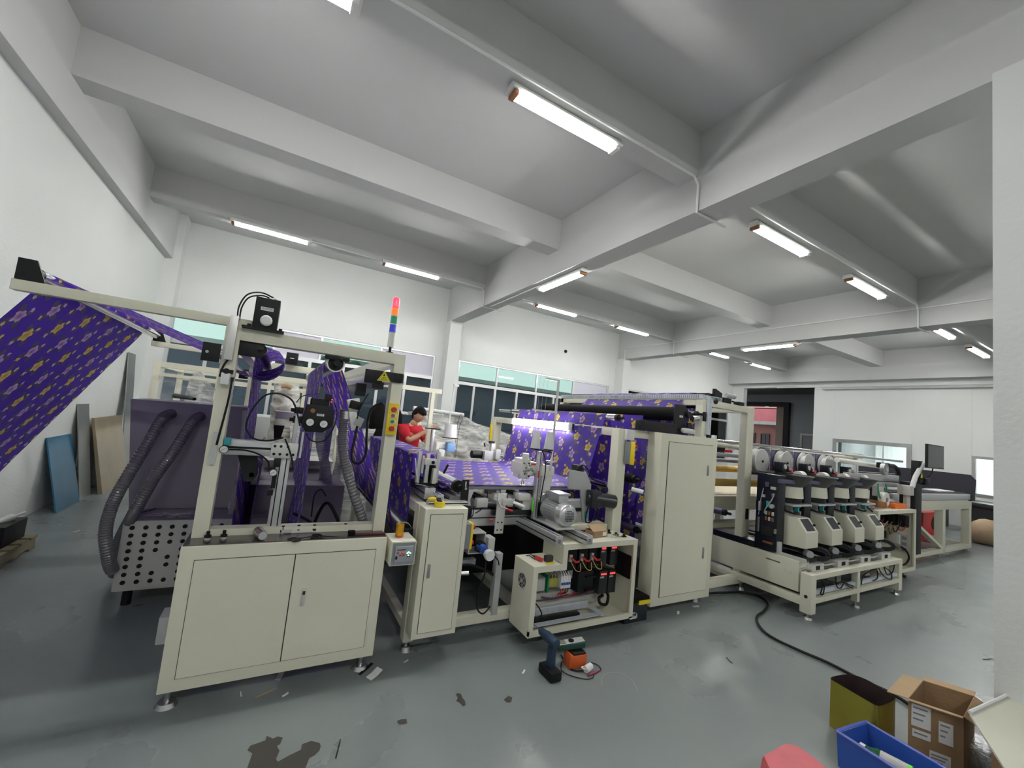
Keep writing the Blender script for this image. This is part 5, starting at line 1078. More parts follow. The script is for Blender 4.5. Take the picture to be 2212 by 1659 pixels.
# ---- second gantry and cutting table
ct = thing('cutting_table', 'long cream cutting table with dark felt top and folded back guard', 'table', (10.6, 3.4, 0))
f = MB(); yy0, yy1 = 2.72, 4.4
for x in (8.7, 10.85, 12.35):
    for y in (yy0, yy1): f.box(x, x+.14, y, y+.12, .06, 1.02, .004)
f.box(8.6, 12.5, yy0, yy0+.1, .06, .14, .003).box(8.6, 12.5, yy1, yy1+.1, .06, .14)
for x in (8.7, 12.38): f.box(x, x+.1, yy0+.1, yy1, .06, .14)
f.prism([(8.75, .95), (8.85, .95), (10.95, .14), (10.8, .14)], 'y', yy0, yy0+.08)
f.box(8.6, 12.5, yy0, yy1+.1, .84, 1.02, .003)
f.build('frame', 'cream', ct)
MB().box(8.5, 12.55, yy0-.03, yy1+.2, 1.02, 1.13, .004).build('aluminium_edge', 'alu', ct)
MB().box(8.5, 12.5, yy0+.02, yy1+.2, 1.13, 1.142).build('felt_top', 'felt', ct)
MB().prism([(2.68, 1.135), (2.66, 1.42), (2.74, 1.515), (4.6, 1.50), (4.6, 1.135)], 'x', 12.46, 12.52).build('end_guard', 'felt', ct)
MB().box(12.3, 12.55, yy0-.04, yy0+.06, 1.0, 1.16, .01).build('corner_block', 'black', ct)
MB().box(8.9, 10.9, yy0+.2, yy0+.24, .80, .86, .003).build('lower_tray', 'alu', ct)
for x in (8.8, 10.9, 12.4): MB().cyl((x, yy0+.06, 0), (x, yy0+.06, .06), .04).build('levelling_foot', 'steel', ct)
o = MB().box(9.1, 9.8, 2.8, 3.15, 1.14, 1.22, .05).build('white_sack', 'paper'); tag(o, 'white folded bundle on the near end of the cutting table', 'bundle')
o = MB().box(11.2, 12.0, 2.85, 3.1, 1.14, 1.16).build('white_strip', 'paper'); tag(o, 'white strip lying on the cutting table under the back guard', 'strip')
o = MB().box(10.2, 11.5, 3.15, 3.22, 1.15, 1.18).build('dark_rod', 'black'); tag(o, 'dark rod lying on the cutting table', 'rod')
gb = thing('cutting_gantry', 'black and aluminium cutting gantry with pulleys at the near end of the cutting table', 'gantry', (8.6, 2.9, .2))
MB().box(8.35, 8.62, 2.72, 2.9, .3, 1.35, .01).build('black_end_housing', 'black', gb)
MB().box(6.9, 8.5, 2.95, 3.05, 1.33, 1.42, .003).box(6.9, 8.5, 2.95, 3.05, 1.24, 1.30, .003).build('gantry_profile', 'alu', gb)
MB().box(6.9, 8.5, 2.98, 3.0, 1.44, 1.445).cyl((6.8, 3.0, 1.66), (8.6, 2.95, 1.645), .018).build('guide_rail', 'plate', gb)
MB().cyl((6.84, 3.10, 1.575), (8.3, 3.1, 1.535), .036).build('white_roller', 'drumw', gb)
MB().cyl((7.72, 2.85, 1.51), (7.72, 2.9, 1.51), .085, n=28).build('pulley', 'steel', gb); MB().cyl((7.72, 2.84, 1.51), (7.72, 2.855, 1.51), .03, n=20).build('pulley_hub', 'plate', gb)
MB().box(7.75, 7.95, 2.88, 2.98, 1.52, 1.60, .01).tube([(7.9, 2.9, 1.56), (8.15, 2.9, 1.56), (8.28, 2.9, 1.50), (8.3, 2.9, 1.43)], .03, 6).build('cable_carrier', 'black', gb)
MB().box(7.55, 7.75, 2.88, 2.95, 1.12, 1.26, .004).build('carriage_plate', 'perf', gb)
MB().cyl((7.6, 2.80, 1.09), (7.6, 2.86, 1.09), .10, n=28).build('cutting_wheel', 'drumw', gb); MB().cyl((7.6, 2.79, 1.09), (7.6, 2.80, 1.09), .03, n=18).build('wheel_hub', 'grey', gb)
MB().tube([(7.48, 2.86, 1.3), (7.46, 2.85, 1.2), (7.5, 2.84, 1.1)], .01, 6).tube([(7.74, 2.86, 1.3), (7.76, 2.85, 1.15), (7.7, 2.84, 1.02)], .01, 6).build('green_tube', 'green', gb)
MB().box(7.9, 8.3, 3.05, 3.1, .95, 1.22, .003).build('black_window_panel', 'black', gb); MB().box(8.02, 8.22, 3.03, 3.05, 1.0, 1.18, .003).build('white_window', 'white', gb)
MB().box(8.45, 8.6, 2.70, 2.8, 1.35, 1.68, .006).build('end_post', 'black', gb); MB().prism([(8.48, 1.43), (8.56, 1.43), (8.52, 1.51)], 'y', 2.695, 2.70).build('warning_triangle', 'yellow', gb)
pass
for k in range(5): MB().box(6.95+k*.12, 7.02+k*.12, 2.9, 3.0, 1.28+.03*(k % 2), 1.36, .004).build('wired_unit', 'black' if k % 2 else 'plate', gb)
mo = thing('monitor', 'black flat monitor on a white swing arm above the cutting table', 'monitor', (8.5, 2.4, .97))
mx = Matrix.Translation((8.62, 2.24, 1.765))
MB(mx).box(-.34, .34, 0, .03, -.175, .175, .004).build('screen_housing', 'black', mo); MB(mx).box(-.325, .325, -.002, 0, -.162, .162).build('screen', 'darkglass', mo)
MB().tube([(8.34, 2.42, 1.28), (8.40, 2.40, 1.45), (8.52, 2.36, 1.62), (8.56, 2.33, 1.66), (8.6, 2.28, 1.70)], .032, 8, 2).build('swing_arm', 'white', mo)
MB().box(8.2, 8.5, 2.40, 2.55, 1.16, 1.30, .01).cyl((8.35, 2.48, .97), (8.35, 2.48, 1.16), .04).build('arm_base', 'perf', mo); MB().box(8.62, 8.80, 2.35, 2.40, 1.33, 1.43, .004).build('cable_box', 'black', mo)
cab([(8.62, 2.27, 1.60), (8.6, 2.3, 1.48), (8.5, 2.36, 1.42), (8.42, 2.4, 1.34), (8.44, 2.4, 1.28)], .008, mo)
gb.location.y -= .33; BASE['cutting_gantry'].y -= 0
# things under and beyond the table
for (x, y, z, lb, m_) in ((12.9, 3.5, 0, 'red plastic barrier with a round opening, seen under the cutting table', 'redp'), ):
    t = thing('plastic_barrier', lb, 'barrier', (x, y, z))
    MB().prism([(x-.6, .60), (x+.55, .60), (x+.6, .2), (x+.7, .15), (x+.7, 0), (x-.7, 0), (x-.7, .15), (x-.62, .2)], 'y', y-.12, y+.12, .02).build('barrier_body', 'red', t); MB().cyl((x, y-.128, .36), (x, y-.118, .36), .14, n=24).build('round_opening', 'gap', t)
o = MB().box(13.2, 16.4, 4.0, 4.8, 0, .75, .005).build('dark_desk', mat('dark_wood_desk', (.03, .022, .02), .4)); tag(o, 'dark wooden desk behind the cutting table legs', 'desk')
o = MB().box(14.0, 14.8, 3.3, 3.9, .0, .9, .005).build('dark_cabinet', M['violet']) if False else MB().box(15.2, 16.2, 4.05, 4.5, .75, 1.0, .004).build('carton', 'card'); tag(o, 'brown carton on the dark desk near the column', 'box')
sk = MB()
sk.ball((14.1, 2.85, .24), .34, (1.1, .9, .85)); sk.ball((14.35, 2.72, .2), .34, (1.2, 1, .8))
for v in sk.bm.verts: v.co += v.co.normalized()*0+Vector((noise.noise(v.co*4), noise.noise(v.co*4+Vector((9, 0, 0))), noise.noise(v.co*4+Vector((0, 9, 0)))))*.06; v.co.z = max(v.co.z, 0)
tag(sk.build('brown_sack', mat('kraft_sack', (.36, .26, .16), .7, bump=.6, bscale=14)), 'crumpled brown paper sack beside the near column', 'sack')
o = MB().box(14.5, 15.4, 3.0, 3.6, 1.0, 1.15, .02).build('dark_coat_pile', 'black') if False else MB().box(15.6, 16.9, 2.0, 3.7, .7, .8, .01).box(15.7, 15.8, 2.1, 3.6, 0, .7).box(16.7, 16.8, 2.1, 3.6, 0, .7).build('side_table', 'dgrey'); tag(o, 'dark table under the right service window', 'table')
o = MB().ball((14.2, 3.45, .85), .3, (1.3, 1, 1)).build('red_bag', 'redp') if False else MB().box(13.5, 14.3, 4.05, 4.3, .75, .86, .02).build('red_packet', 'redp'); tag(o, 'red and white packet on the dark desk', 'packet')
# ================================================================ WRAPPED MACHINES BEHIND
def drape(name, pts_fn, nu, nv, m, parent=None, amp=.04, seed=0, fr=3.0):
    """crumpled film surface; pts_fn(u,v) -> Vector"""
    bm = bmesh.new(); R = []
    for i in range(nu+1):
        row = []
        for j in range(nv+1):
            p = pts_fn(i/nu, j/nv); q = Vector((p.x*fr, p.y*fr, p.z*fr*1.5+seed))
            d = Vector((noise.noise(q), noise.noise(q+Vector((7, 3, 1))), noise.noise(q*2+Vector((1, 9, 4)))))
            row.append(bm.verts.new(p+d*amp+Vector((0, -1, 0))*amp*.8*abs(noise.noise(q*2.3))))
        R.append(row)
    for i in range(nu):
        for j in range(nv): bm.faces.new((R[i][j], R[i+1][j], R[i+1][j+1], R[i][j+1])).smooth = True
    mb = MB(); mb.bm.free(); mb.bm = bm
    return mb.build(name, m, parent)
wm = thing('wrapped_machine', 'large machine under crinkled clear stretch film behind the cloth bed', 'wrapped machine', (3.2, 7.6, 0))
def prof_z(x):
    P = [(2.1, 1.58), (2.45, 1.62), (2.9, 1.68), (3.15, 1.60), (3.5, 1.46), (3.9, 1.36), (4.3, 1.33), (5.2, 1.30)]
    for (a, za), (b, zb) in zip(P, P[1:]):
        if x <= b: return za+(zb-za)*max(0, (x-a))/(b-a)
    return P[-1][1]
def sf(u, v):
    x = 2.1+3.1*u; zt = prof_z(x)
    if v < .7: return Vector((x, 7.1-.25*(1-v/.7), zt*v/.7))
    return Vector((x, 7.1+(v-.7)/.3*1.2, zt+.02*math.sin(v*20)))
drape('stretch_film', sf, 90, 60, 'film', wm, .09, 1, 1.5)
drape('inner_film_layer', lambda u, v: Vector((2.2+2.8*u, 7.12, .3+v*(prof_z(2.2+2.8*u)-.45))), 70, 40, 'film', wm, .10, 5, 2.2)
MB().box(2.2, 5.0, 7.25, 8.2, .1, 1.15, .02).build('machine_body', 'lgrey', wm)
MB().box(2.25, 2.9, 7.2, 7.25, 1.0, 1.5).box(2.6, 3.8, 7.18, 7.25, .93, .97).build('inner_panel', 'perf', wm)
MB().cyl((2.05, 7.05, 1.70), (3.0, 7.05, 1.67), .035).build('white_pipe', 'white', wm)
MB().box(2.12, 2.2, 7.0, 7.06, 0, 1.72, .003).build('post', 'cream', wm)
w2 = thing('wrapped_machine', 'cream framed machine under grey stretch film behind the lilac-grey box', 'wrapped machine', (-.9, 7.2, 0))
f = MB()
for x in (-1.36, -.72, .35):
    for y in (6.5, 7.9): f.box(x, x+.07, y, y+.07, 0, 1.94, .003)
for y in (6.5, 7.9): f.box(-1.36, .42, y, y+.07, 1.87, 1.94).box(-1.36, .42, y, y+.07, 1.76, 1.80)
f.box(-1.36, -1.29, 6.57, 7.9, 1.87, 1.94).box(.35, .42, 6.57, 7.9, 1.87, 1.94); f.build('frame', 'cream', w2)
drape('stretch_film', lambda u, v: Vector((-1.27+.75*u, 6.6+.1*u, .8+1.0*v-.2*max(0, u-.6))), 40, 40, 'film2', w2, .07, 9, 4)
drape('loose_film', lambda u, v: Vector((-1.0+.35*v*u+.1*u, 6.52-.02*u, 1.86-.38*v)), 16, 20, 'film', w2, .05, 2, 5)
MB().box(-1.2, .3, 6.9, 7.8, .3, 1.35, .02).build('machine_body', 'lgrey', w2)
w3 = thing('wrapped_tower', 'tall film wrapped pillar seen through the left machine frame', 'wrapped machine', (.08, 6.0, 0))
drape('stretch_film', lambda u, v: Vector((.09+.15*math.cos(u*2*PI), 6.1+.2*math.sin(u*2*PI), .3+1.53*v)), 36, 50, 'film', w3, .035, 4, 5)
MB().box(-.02, .2, 5.98, 6.25, 0, 1.74, .02).build('pillar_core', 'card', w3)
MB().tube([(.02, 5.85, 1.79), (.08, 5.84, 1.80), (.13, 5.85, 1.78)], .03, 8).build('cardboard_cap', 'cardin', w3)
w4 = thing('wrapped_crate', 'blue-grey crate under clear film on the floor behind the left machine', 'wrapped machine', (.5, 6.2, 0))
MB().box(.25, 1.15, 5.9, 6.7, .1, 1.28, .02).build('crate_body', mat('pale_blue_crate', (.22, .32, .38), .4), w4)
drape('stretch_film', lambda u, v: Vector((.2+1.0*u, 5.86, .1+1.25*v)), 30, 40, 'film', w4, .04, 14, 4)
MB().box(-.1, 1.3, 5.75, 5.85, .86, .92, .005).build('white_rail', 'white', w4)
MB().box(.7, 1.0, 5.9, 6.2, 1.3, 1.5, .01).build('carton', 'card', w4)
# hanging black jacket and paper behind the near right post
jk = MB(); jk.ball((1.52, 6.95, 1.46), .2, (1.1, .5, 1.2)); jk.ball((1.72, 7.0, 1.44), .2, (1.0, .5, 1.1)); jk.ball((1.6, 6.97, 1.2), .22, (1.3, .5, 1.4))
for v in jk.bm.verts: v.co += Vector((noise.noise(v.co*6), 0, noise.noise(v.co*6+Vector((4, 0, 0)))))*.07
tag(jk.build('black_jacket', 'rubber'), 'black jacket hanging behind the yellow control station, left of the person', 'jacket')
cr = MB().box(1.3, 1.9, 6.85, 7.05, 0, 1.05, .01); tag(cr.build('tool_cabinet', 'grey'), 'grey tool cabinet under the black jacket', 'cabinet')

# ================================================================ PERSON
pe = thing('person', 'person in red t-shirt, dark hair, bending over hands held at chest height behind the cloth', 'person', (1.82, 6.25, 0))
HN = Vector((1.86, 6.22, 0))
def skinmesh(verts, edges, root, sub=2):
    bm = bmesh.new(); L = bm.verts.layers.skin.verify(); V = []
    for p, r in verts:
        v = bm.verts.new(Vector(p)); rr = r if isinstance(r, tuple) else (r, r); v[L].radius = rr; V.append(v)
    V[root][L].use_root = True
    for a, b in edges: bm.edges.new((V[a], V[b]))
    me = bpy.data.meshes.new('tmp'); bm.to_mesh(me); bm.free()
    o = bpy.data.objects.new('tmp', me); C.objects.link(o)
    m = o.modifiers.new('s', 'SKIN'); m.use_smooth_shade = True; s_ = o.modifiers.new('u', 'SUBSURF'); s_.levels = sub; s_.render_levels = sub
    dg = bpy.context.evaluated_depsgraph_get(); out = bpy.data.meshes.new_from_object(o.evaluated_get(dg)); bpy.data.objects.remove(o)
    mb = MB(); mb.bm.from_mesh(out); return mb
sh_r = Vector((1.675, 6.12, 1.375)); sh_l = Vector((1.97, 6.33, 1.375))      # his right / left shoulder
el_r = Vector((1.72, 5.93, 1.215)); el_l = Vector((2.075, 6.16, 1.185))
wr_r = Vector((1.975, 5.93, 1.385)); wr_l = Vector((2.085, 6.00, 1.345))
ha_r = Vector((2.035, 5.955, 1.425)); ha_l = Vector((2.075, 5.975, 1.40))
nk = Vector((1.83, 6.20, 1.44)); hc = Vector((1.882, 6.12, 1.60))
vt = [((1.82, 6.27, .95), (.155, .11)), ((1.82, 6.26, 1.10), (.14, .10)), ((1.82, 6.25, 1.25), (.155, .11)), ((1.82, 6.235, 1.36), (.145, .10)), (nk, .062), ((1.86, 6.165, 1.52), .056),
      (sh_r, .062), (el_r.lerp(sh_r, .5), .052), (el_r, .042), (el_r.lerp(wr_r, .45), .040), (wr_r, .027),
      (sh_l, .062), (el_l.lerp(sh_l, .5), .052), (el_l, .042), (el_l.lerp(wr_l, .45), .040), (wr_l, .027),
      ((1.745, 6.22, .86), .095), ((1.74, 6.2, .48), .066), ((1.74, 6.24, .10), .042), ((1.76, 6.12, .05), .04),
      ((1.90, 6.33, .86), .095), ((1.91, 6.3, .48), .066), ((1.92, 6.34, .10), .042), ((1.95, 6.22, .05), .04),
      (ha_r, (.036, .02)), (ha_l, (.036, .02))]
ed = [(0, 1), (1, 2), (2, 3), (3, 4), (4, 5), (3, 6), (6, 7), (7, 8), (8, 9), (9, 10), (3, 11), (11, 12), (12, 13), (13, 14), (14, 15), (0, 16), (16, 17), (17, 18), (18, 19), (0, 20), (20, 21), (21, 22), (22, 23), (10, 24), (15, 25)]
def fingers(base, d, side, curl, idx):
    k = len(vt); lens_ = (.064, .072, .068, .052)
    for q in range(4):
        o_ = base+d*.028+side*(.026-.0175*q); c1 = o_+d*lens_[q]*.45+curl*lens_[q]*.15; c2 = c1+d*lens_[q]*.18+curl*lens_[q]*.35; c3 = c2-d*lens_[q]*.1+curl*lens_[q]*.28
        s0 = len(vt); vt.extend([(o_, .0095), (c1, .0088), (c2, .0082), (c3, .0074)]); ed.extend([(idx, s0), (s0, s0+1), (s0+1, s0+2), (s0+2, s0+3)])
    t0 = base+side*.030-d*.008; t1 = t0+side*.022+curl*.018+d*.018; t2 = t1+d*.025+curl*.012
    s0 = len(vt); vt.extend([(t0, .012), (t1, .0102), (t2, .0086)]); ed.extend([(idx, s0), (s0, s0+1), (s0+1, s0+2)])
dr = (ha_r-wr_r).normalized(); dl = (ha_l-wr_l).normalized()
fingers(ha_r, dr, Vector((-.3, -.3, .9)).normalized(), Vector((.35, .2, -.85)).normalized(), 24)
fingers(ha_l, Vector((-.35, -.3, .88)).normalized(), Vector((-.5, -.75, 0)).normalized(), Vector((-.7, .2, .3)).normalized(), 25)
body = skinmesh(vt, ed, 0, 2)
# head merged with the body mesh
Fd = Vector((.50, -.80, -.36)).normalized(); Rt = Fd.cross(Vector((0, 0, 1))).normalized(); Ud = Rt.cross(Fd)   # Rt: towards viewer's right
H = Matrix(((Rt.x, Fd.x, Ud.x, hc.x), (Rt.y, Fd.y, Ud.y, hc.y), (Rt.z, Fd.z, Ud.z, hc.z), (0, 0, 0, 1)))
hd_ = bmesh.new(); bmesh.ops.create_uvsphere(hd_, u_segments=40, v_segments=28, radius=1)
def g(v, c, s): return math.exp(-((v-c)/s)**2)
for v in hd_.verts:
    x, y, z = v.co; X, Y, Z = x*.077, y*.095, z*.118
    if z < 0: X *= 1-.34*(-z)**1.5; Y *= 1-.10*(-z)
    if y > 0: Y = Y*(1-.10*abs(z)) ; X *= 1-.06*y
    if y > .3:
        Y += .024*g(x, 0, .17)*g(z, -.20, .20)*1.0 + .008*g(x, 0, .12)*g(z, .08, .22)       # nose
        Y -= .010*(g(x, .38, .17)+g(x, -.38, .17))*g(z, .06, .12)                             # eye sockets
        Y += .006*g(z, .26, .10)*g(x, 0, .6)                                                    # brow
        Y += .007*g(x, 0, .3)*g(z, -.50, .09) - .005*g(x, 0, .3)*g(z, -.55, .035)            # lips
        Y += .012*g(x, 0, .3)*g(z, -.86, .16)                                                   # chin
        Y += .004*(g(x, .5, .2)+g(x, -.5, .2))*g(z, -.22, .2)
    v.co = (X, Y, Z)
for s in (-1, 1):
    bmesh.ops.create_uvsphere(hd_, u_segments=12, v_segments=8, radius=1, matrix=Matrix.Translation((s*.080, -.006, -.008)) @ Matrix.Rotation(s*.25, 4, 'Z') @ Matrix.Diagonal((.008, .020, .031, 1)))
tmp = bpy.data.meshes.new('t'); hd_.transform(H); hd_.to_mesh(tmp); body.bm.from_mesh(tmp)
bo = body.build('body', 'skin', pe)
for s in (-1, 1):
    MB(H).ball((s*.030, .079, .006), .0115, (1.2, .6, .62), 12).build('eye', 'eyew', bo); MB(H).ball((s*.030, .0865, .003), .0055, (1, .5, 1), 10).build('iris', 'ink', bo)
    MB(H).tube([(s*.014, .098, .028), (s*.03, .096, .034), (s*.048, .085, .027)], .0032, 6).build('eyebrow', 'hair', bo)
MB(H).tube([(-.022, .093, -.061), (0, .1, -.059), (.022, .093, -.061)], .005, 8).build('lips', 'lips', bo)
ci = MB(H).cyl((.0, .097, -.062), (-.012, .125, -.085), .0042, n=10).build('cigarette', 'paper'); tag(ci, 'white cigarette in the mouth of the person in red', 'cigarette')
hr = bmesh.new(); bmesh.ops.create_uvsphere(hr, u_segments=44, v_segments=30, radius=1)
dele = []
for v in hr.verts:
    x, y, z = v.co; lim = .36+.06*math.sin(x*21) if y > .35 else (-.15+.55*max(0, y) if y > -.2 else -.62)
    n_ = noise.noise(Vector((x*5, y*5, z*5)))*.008+noise.noise(Vector((x*17, y*17, z*6)))*.005
    if z < lim: dele.append(v)
    v.co = (x*(.086+n_), y*(.104+n_)-.006, z*(.131+n_)+.002)
bmesh.ops.delete(hr, geom=dele, context='VERTS'); hr.transform(H)
mb = MB(); mb.bm.free(); mb.bm = hr; 
bmesh.ops.solidify(hr, geom=hr.faces[:], thickness=.008)
for k in range(26):
    a = -1.1+2.2*k/25; x0 = .078*math.sin(a); y0 = .094*math.cos(a)
    mb.mx = H; mb.tube([(x0*.8, y0*.8, .085), (x0*1.05, y0*1.06, .062), (x0*1.05+.004*math.sin(k*5), y0*1.07, .040-.008*abs(math.sin(k*3.1)))], lambda t, i: .0075*(1-.75*t), 5, 3)
mb.build('hair', 'hair', pe)
# t-shirt and trousers over the body
ts = [((1.82, 6.27, .90), (.175, .13)), ((1.82, 6.26, 1.10), (.16, .118)), ((1.82, 6.25, 1.25), (.172, .125)), ((1.82, 6.235, 1.35), (.165, .115)), ((1.828, 6.212, 1.415), .085),
      (sh_r+Vector((0, 0, .0)), .078), (sh_r.lerp(el_r, .62), .068), (sh_r.lerp(el_r, .88), .064), (sh_l, .078), (sh_l.lerp(el_l, .62), .066), (sh_l.lerp(el_l, .85), .062)]
sh = skinmesh(ts, [(0, 1), (1, 2), (2, 3), (3, 4), (3, 5), (5, 6), (6, 7), (3, 8), (8, 9), (9, 10)], 0, 2)
for v in sh.bm.verts: v.co += v.normal*0+Vector((noise.noise(v.co*9), noise.noise(v.co*9+Vector((3, 0, 0))), noise.noise(v.co*9+Vector((0, 5, 0)))))*.012
so_ = sh.build('t_shirt', 'shirt', pe)
c0 = Vector((1.955, 6.105, 1.335)); sb_ = MB()
for k in range(4):
    a = k*PI/2+.2; sb_.tube([c0, c0+Vector((.018*math.cos(a), -.004, .018*math.sin(a)))], lambda t, i: .005*(1-.7*t), 5, 1)
sb_.build('chest_logo', 'paper', so_)
tr_ = [((1.82, 6.27, .98), (.165, .12)), ((1.745, 6.22, .84), .105), ((1.74, 6.2, .48), .078), ((1.74, 6.24, .13), .062), ((1.90, 6.33, .84), .105), ((1.91, 6.3, .48), .078), ((1.92, 6.34, .13), .062)]
skinmesh(tr_, [(0, 1), (1, 2), (2, 3), (0, 4), (4, 5), (5, 6)], 0, 1).build('trousers', 'jeans', pe)
for x, y in ((1.75, 6.17), (1.935, 6.27)): MB().ball((x, y-.02, .05), .06, (.8, 2.0, .8)).build('shoe', 'black', pe)
o = MB().box(2.035, 2.075, 5.94, 5.965, 1.385, 1.43, .004).build('small_part', 'dgrey'); tag(o, 'small dark part held between the hands of the person in red', 'part')

# ================================================================ SMALL THINGS ON THE MACHINES
cn = thing('drink_can', 'gold drink can standing on the display box', 'can', (.83, 2.765, .815))
MB().lathe((.815, 2.765, .8155), (0, 0, 1), [(0, 0), (.022, 0), (.026, .006), (.026, .078), (.0235, .088), (.022, .088), (.021, .084), (0, .084)], 28).build('can_body', mat('gold_can_print', (.72, .36, .02), .25, .6, var=.4, scale=30), cn)
MB().lathe((.815, 2.765, .8155), (0, 0, 1), [(.0262, .004), (.0262, .012)], 28).build('red_band', 'red', cn); MB().cyl((.815, 2.765, .899), (.815, 2.765, .9005), .0215).build('can_lid', 'steel', cn)
a_ = at(572, 1150, Y=2.76); dv = Vector((.25, -.93, .0)).normalized(); p_c = Vector((a_.x-.01, 2.75, .8635))
sc_ = thing('soda_can', 'silver and red can lying on its side on the worn steel top', 'can', (p_c.x, 2.8, .836))
MB().lathe(p_c-dv*.01, dv, [(0, -.09), (.024, -.088), (.0275, -.078), (.0275, .0), (.024, .014), (.024, .018), (.022, .015), (0, .015)], 28).build('can_body', mat('silver_red_can', (.55, .45, .46), .25, .8, var=.5, scale=25), sc_)
MB().cyl(p_c+dv*.0055, p_c+dv*.0075, .0215).build('can_lid', 'chrome', sc_)
def loop(c, r, r2=None, rot=0, th=.004, m='black'):
    r2 = r2 or r; return [(c[0]+r*math.cos(t)*math.cos(rot)-r2*math.sin(t)*math.sin(rot), c[1]+r*math.cos(t)*math.sin(rot)+r2*math.sin(t)*math.cos(rot), c[2]) for t in [k*PI/8 for k in range(17)]]
for (px, py, rot, lb) in ((652, 1162, .5, 'black scissors left of the other pair on the worn steel top'), (700, 1158, -.3, 'black scissors right of the other pair on the worn steel top')):
    c = at(px, py, Z=.845); t = thing('scissors', lb, 'scissors', (c.x, c.y, .837), 'black scissors')
    cs, sn = math.cos(rot), math.sin(rot); T = lambda a, b: (c.x+a*cs-b*sn, c.y+a*sn+b*cs, .843)
    for s in (-1, 1):
        q = T(-.045, s*.022); MB().tube(loop(q, .024, .015, rot), .0045, 6, 1).build('finger_loop', 'black', t); MB().tube([T(-.02, s*.012), T(.0, s*.003), T(.05, -s*.004), T(.085, 0)], lambda u, i: .0045*(1-.7*u), 5).build('blade', 'black', t)
br_ = thing('brush', 'dark flat brush with dark red handle on the worn steel top', 'brush', (.55, 2.79, .837))
MB().box(.495, .535, 2.76, 2.80, .838, .862, .004).build('bristles', 'hair', br_); MB().box(.535, .72, 2.755, 2.778, .838, .848, .003).build('handle', mat('dark_red_wood', (.10, .015, .02), .4), br_)
sd = thing('screwdriver', 'yellow and black screwdriver on top of the narrow cabinet profile', 'screwdriver', (1.06, 2.87, 1.02))
MB().lathe((1.02, 2.868, 1.038), (1, .1, 0), [(0, 0), (.012, .002), (.014, .012), (.010, .02), (.014, .03), (.0135, .06), (0, .062)], 16).build('handle', 'yellow', sd); MB().cyl((1.078, 2.874, 1.038), (1.12, 2.878, 1.038), .009, .006).build('grip', 'black', sd); MB().cyl((1.12, 2.878, 1.036), (1.19, 2.885, 1.028), .003).build('blade', 'steel', sd)
tm = thing('tape_measure', 'yellow tape measure in front of the screwdriver on the narrow cabinet', 'tape measure', (1.09, 2.79, 1.0))
MB().cyl((1.085, 2.80, 1.001), (1.085, 2.80, 1.036), .036, n=28).box(1.085, 1.122, 2.785, 2.835, 1.001, 1.03, .005).build('case', 'yellow', tm); MB().cyl((1.085, 2.80, 1.036), (1.085, 2.80, 1.039), .02).box(1.07, 1.1, 2.8, 2.835, 1.036, 1.044, .003).build('lock', 'black', tm)
# on the stepped cabinet
al = MB().tube([at(*q, Z=.61) for q in ((1137, 1200), (1143, 1199), (1155, 1208))], .003, 6, 1); tag(al.build('hex_key', 'black'), 'black hex key on the low step of the electrical cabinet', 'hex key')
tr2 = thing('torch', 'red and black screwdriver grip standing out on the low step of the electrical cabinet', 'screwdriver', (1.9, 2.68, .605))
MB().cyl((1.905, 2.655, .622), (1.895, 2.72, .622), .015, .013).build('red_grip', 'red', tr2); MB().cyl((1.895, 2.72, .622), (1.89, 2.75, .622), .012, .006).cyl((1.89, 2.75, .622), (1.885, 2.79, .622), .003).build('shank', 'black', tr2)
pc = MB().box(1.935, 2.005, 2.64, 2.68, .606, .652, .01); tag(pc.build('tool_pouch', mat('dark_grey_pouch', (.035, .037, .04), .6)), 'dark grey small case on the low step of the electrical cabinet', 'case')
kc = MB().box(1.915, 1.985, 2.60, 2.618, .606, .615, .003); tag(kc.build('utility_knife', 'yellow'), 'yellow utility knife in front of the small dark case', 'knife')
cbx = thing('cardboard_box', 'small open cardboard box on the electrical cabinet right of the motor', 'box', (2.5, 2.72, .753))
MB(Matrix.Translation((2.51, 2.74, .754)) @ Matrix.Rotation(.12, 4, 'Z')).box(-.085, .085, -.05, .05, 0, .004).box(-.085, .085, -.052, -.048, 0, .05).box(-.085, .085, .048, .052, 0, .05).box(-.087, -.083, -.05, .05, 0, .05).box(.083, .087, -.05, .05, 0, .05).build('box_body', 'card', cbx)
MB(Matrix.Translation((2.51, 2.74, .754)) @ Matrix.Rotation(.12, 4, 'Z')).prism([(-.05, .05), (-.052, .05), (-.01, .085), (.03, .09)], 'x', -.10, .075).build('lid_flap', 'cardin', cbx)
MB(Matrix.Translation((2.51, 2.74, .754)) @ Matrix.Rotation(.12, 4, 'Z')).box(.02, .07, -.0535, -.052, .008, .042).build('white_label', 'paper', cbx)
rs = random.Random(11); sc2 = MB()
for k in range(22): q = Vector((2.66+rs.uniform(-.04, .05), 2.66+rs.uniform(-.03, .03), .758+rs.uniform(0, .02))); sc2.box(q.x-.008, q.x+.008, q.y-.003, q.y+.003, q.z-.003, q.z+.003)
o = sc2.build('screw_bag', 'steel'); o['kind'] = 'stuff'; tag(o, 'bag of loose metal screws beside the small cardboard box', 'screws')
for k, (x, y, lb) in enumerate(((2.72, 2.72, 'black plastic cap nearest the cream post on the electrical cabinet'), (2.755, 2.66, 'black plastic cap at the right front corner of the electrical cabinet'), (2.69, 2.78, 'taller black plastic cap behind the other two caps'))):
    o = MB().box(x-.02, x+.02, y-.012, y+.012, .753, .762).cyl((x, y, .76), (x, y, .775+.01*(k == 2)), .011).build('knob_insert', 'black'); tag(o, lb, 'cap', 'black caps on the electrical cabinet')
o = MB().cyl((2.30, 2.62, .757), (2.36, 2.66, .757), .004).build('blue_pen', 'blue'); tag(o, 'blue pen between the rail and the small cardboard box', 'pen')
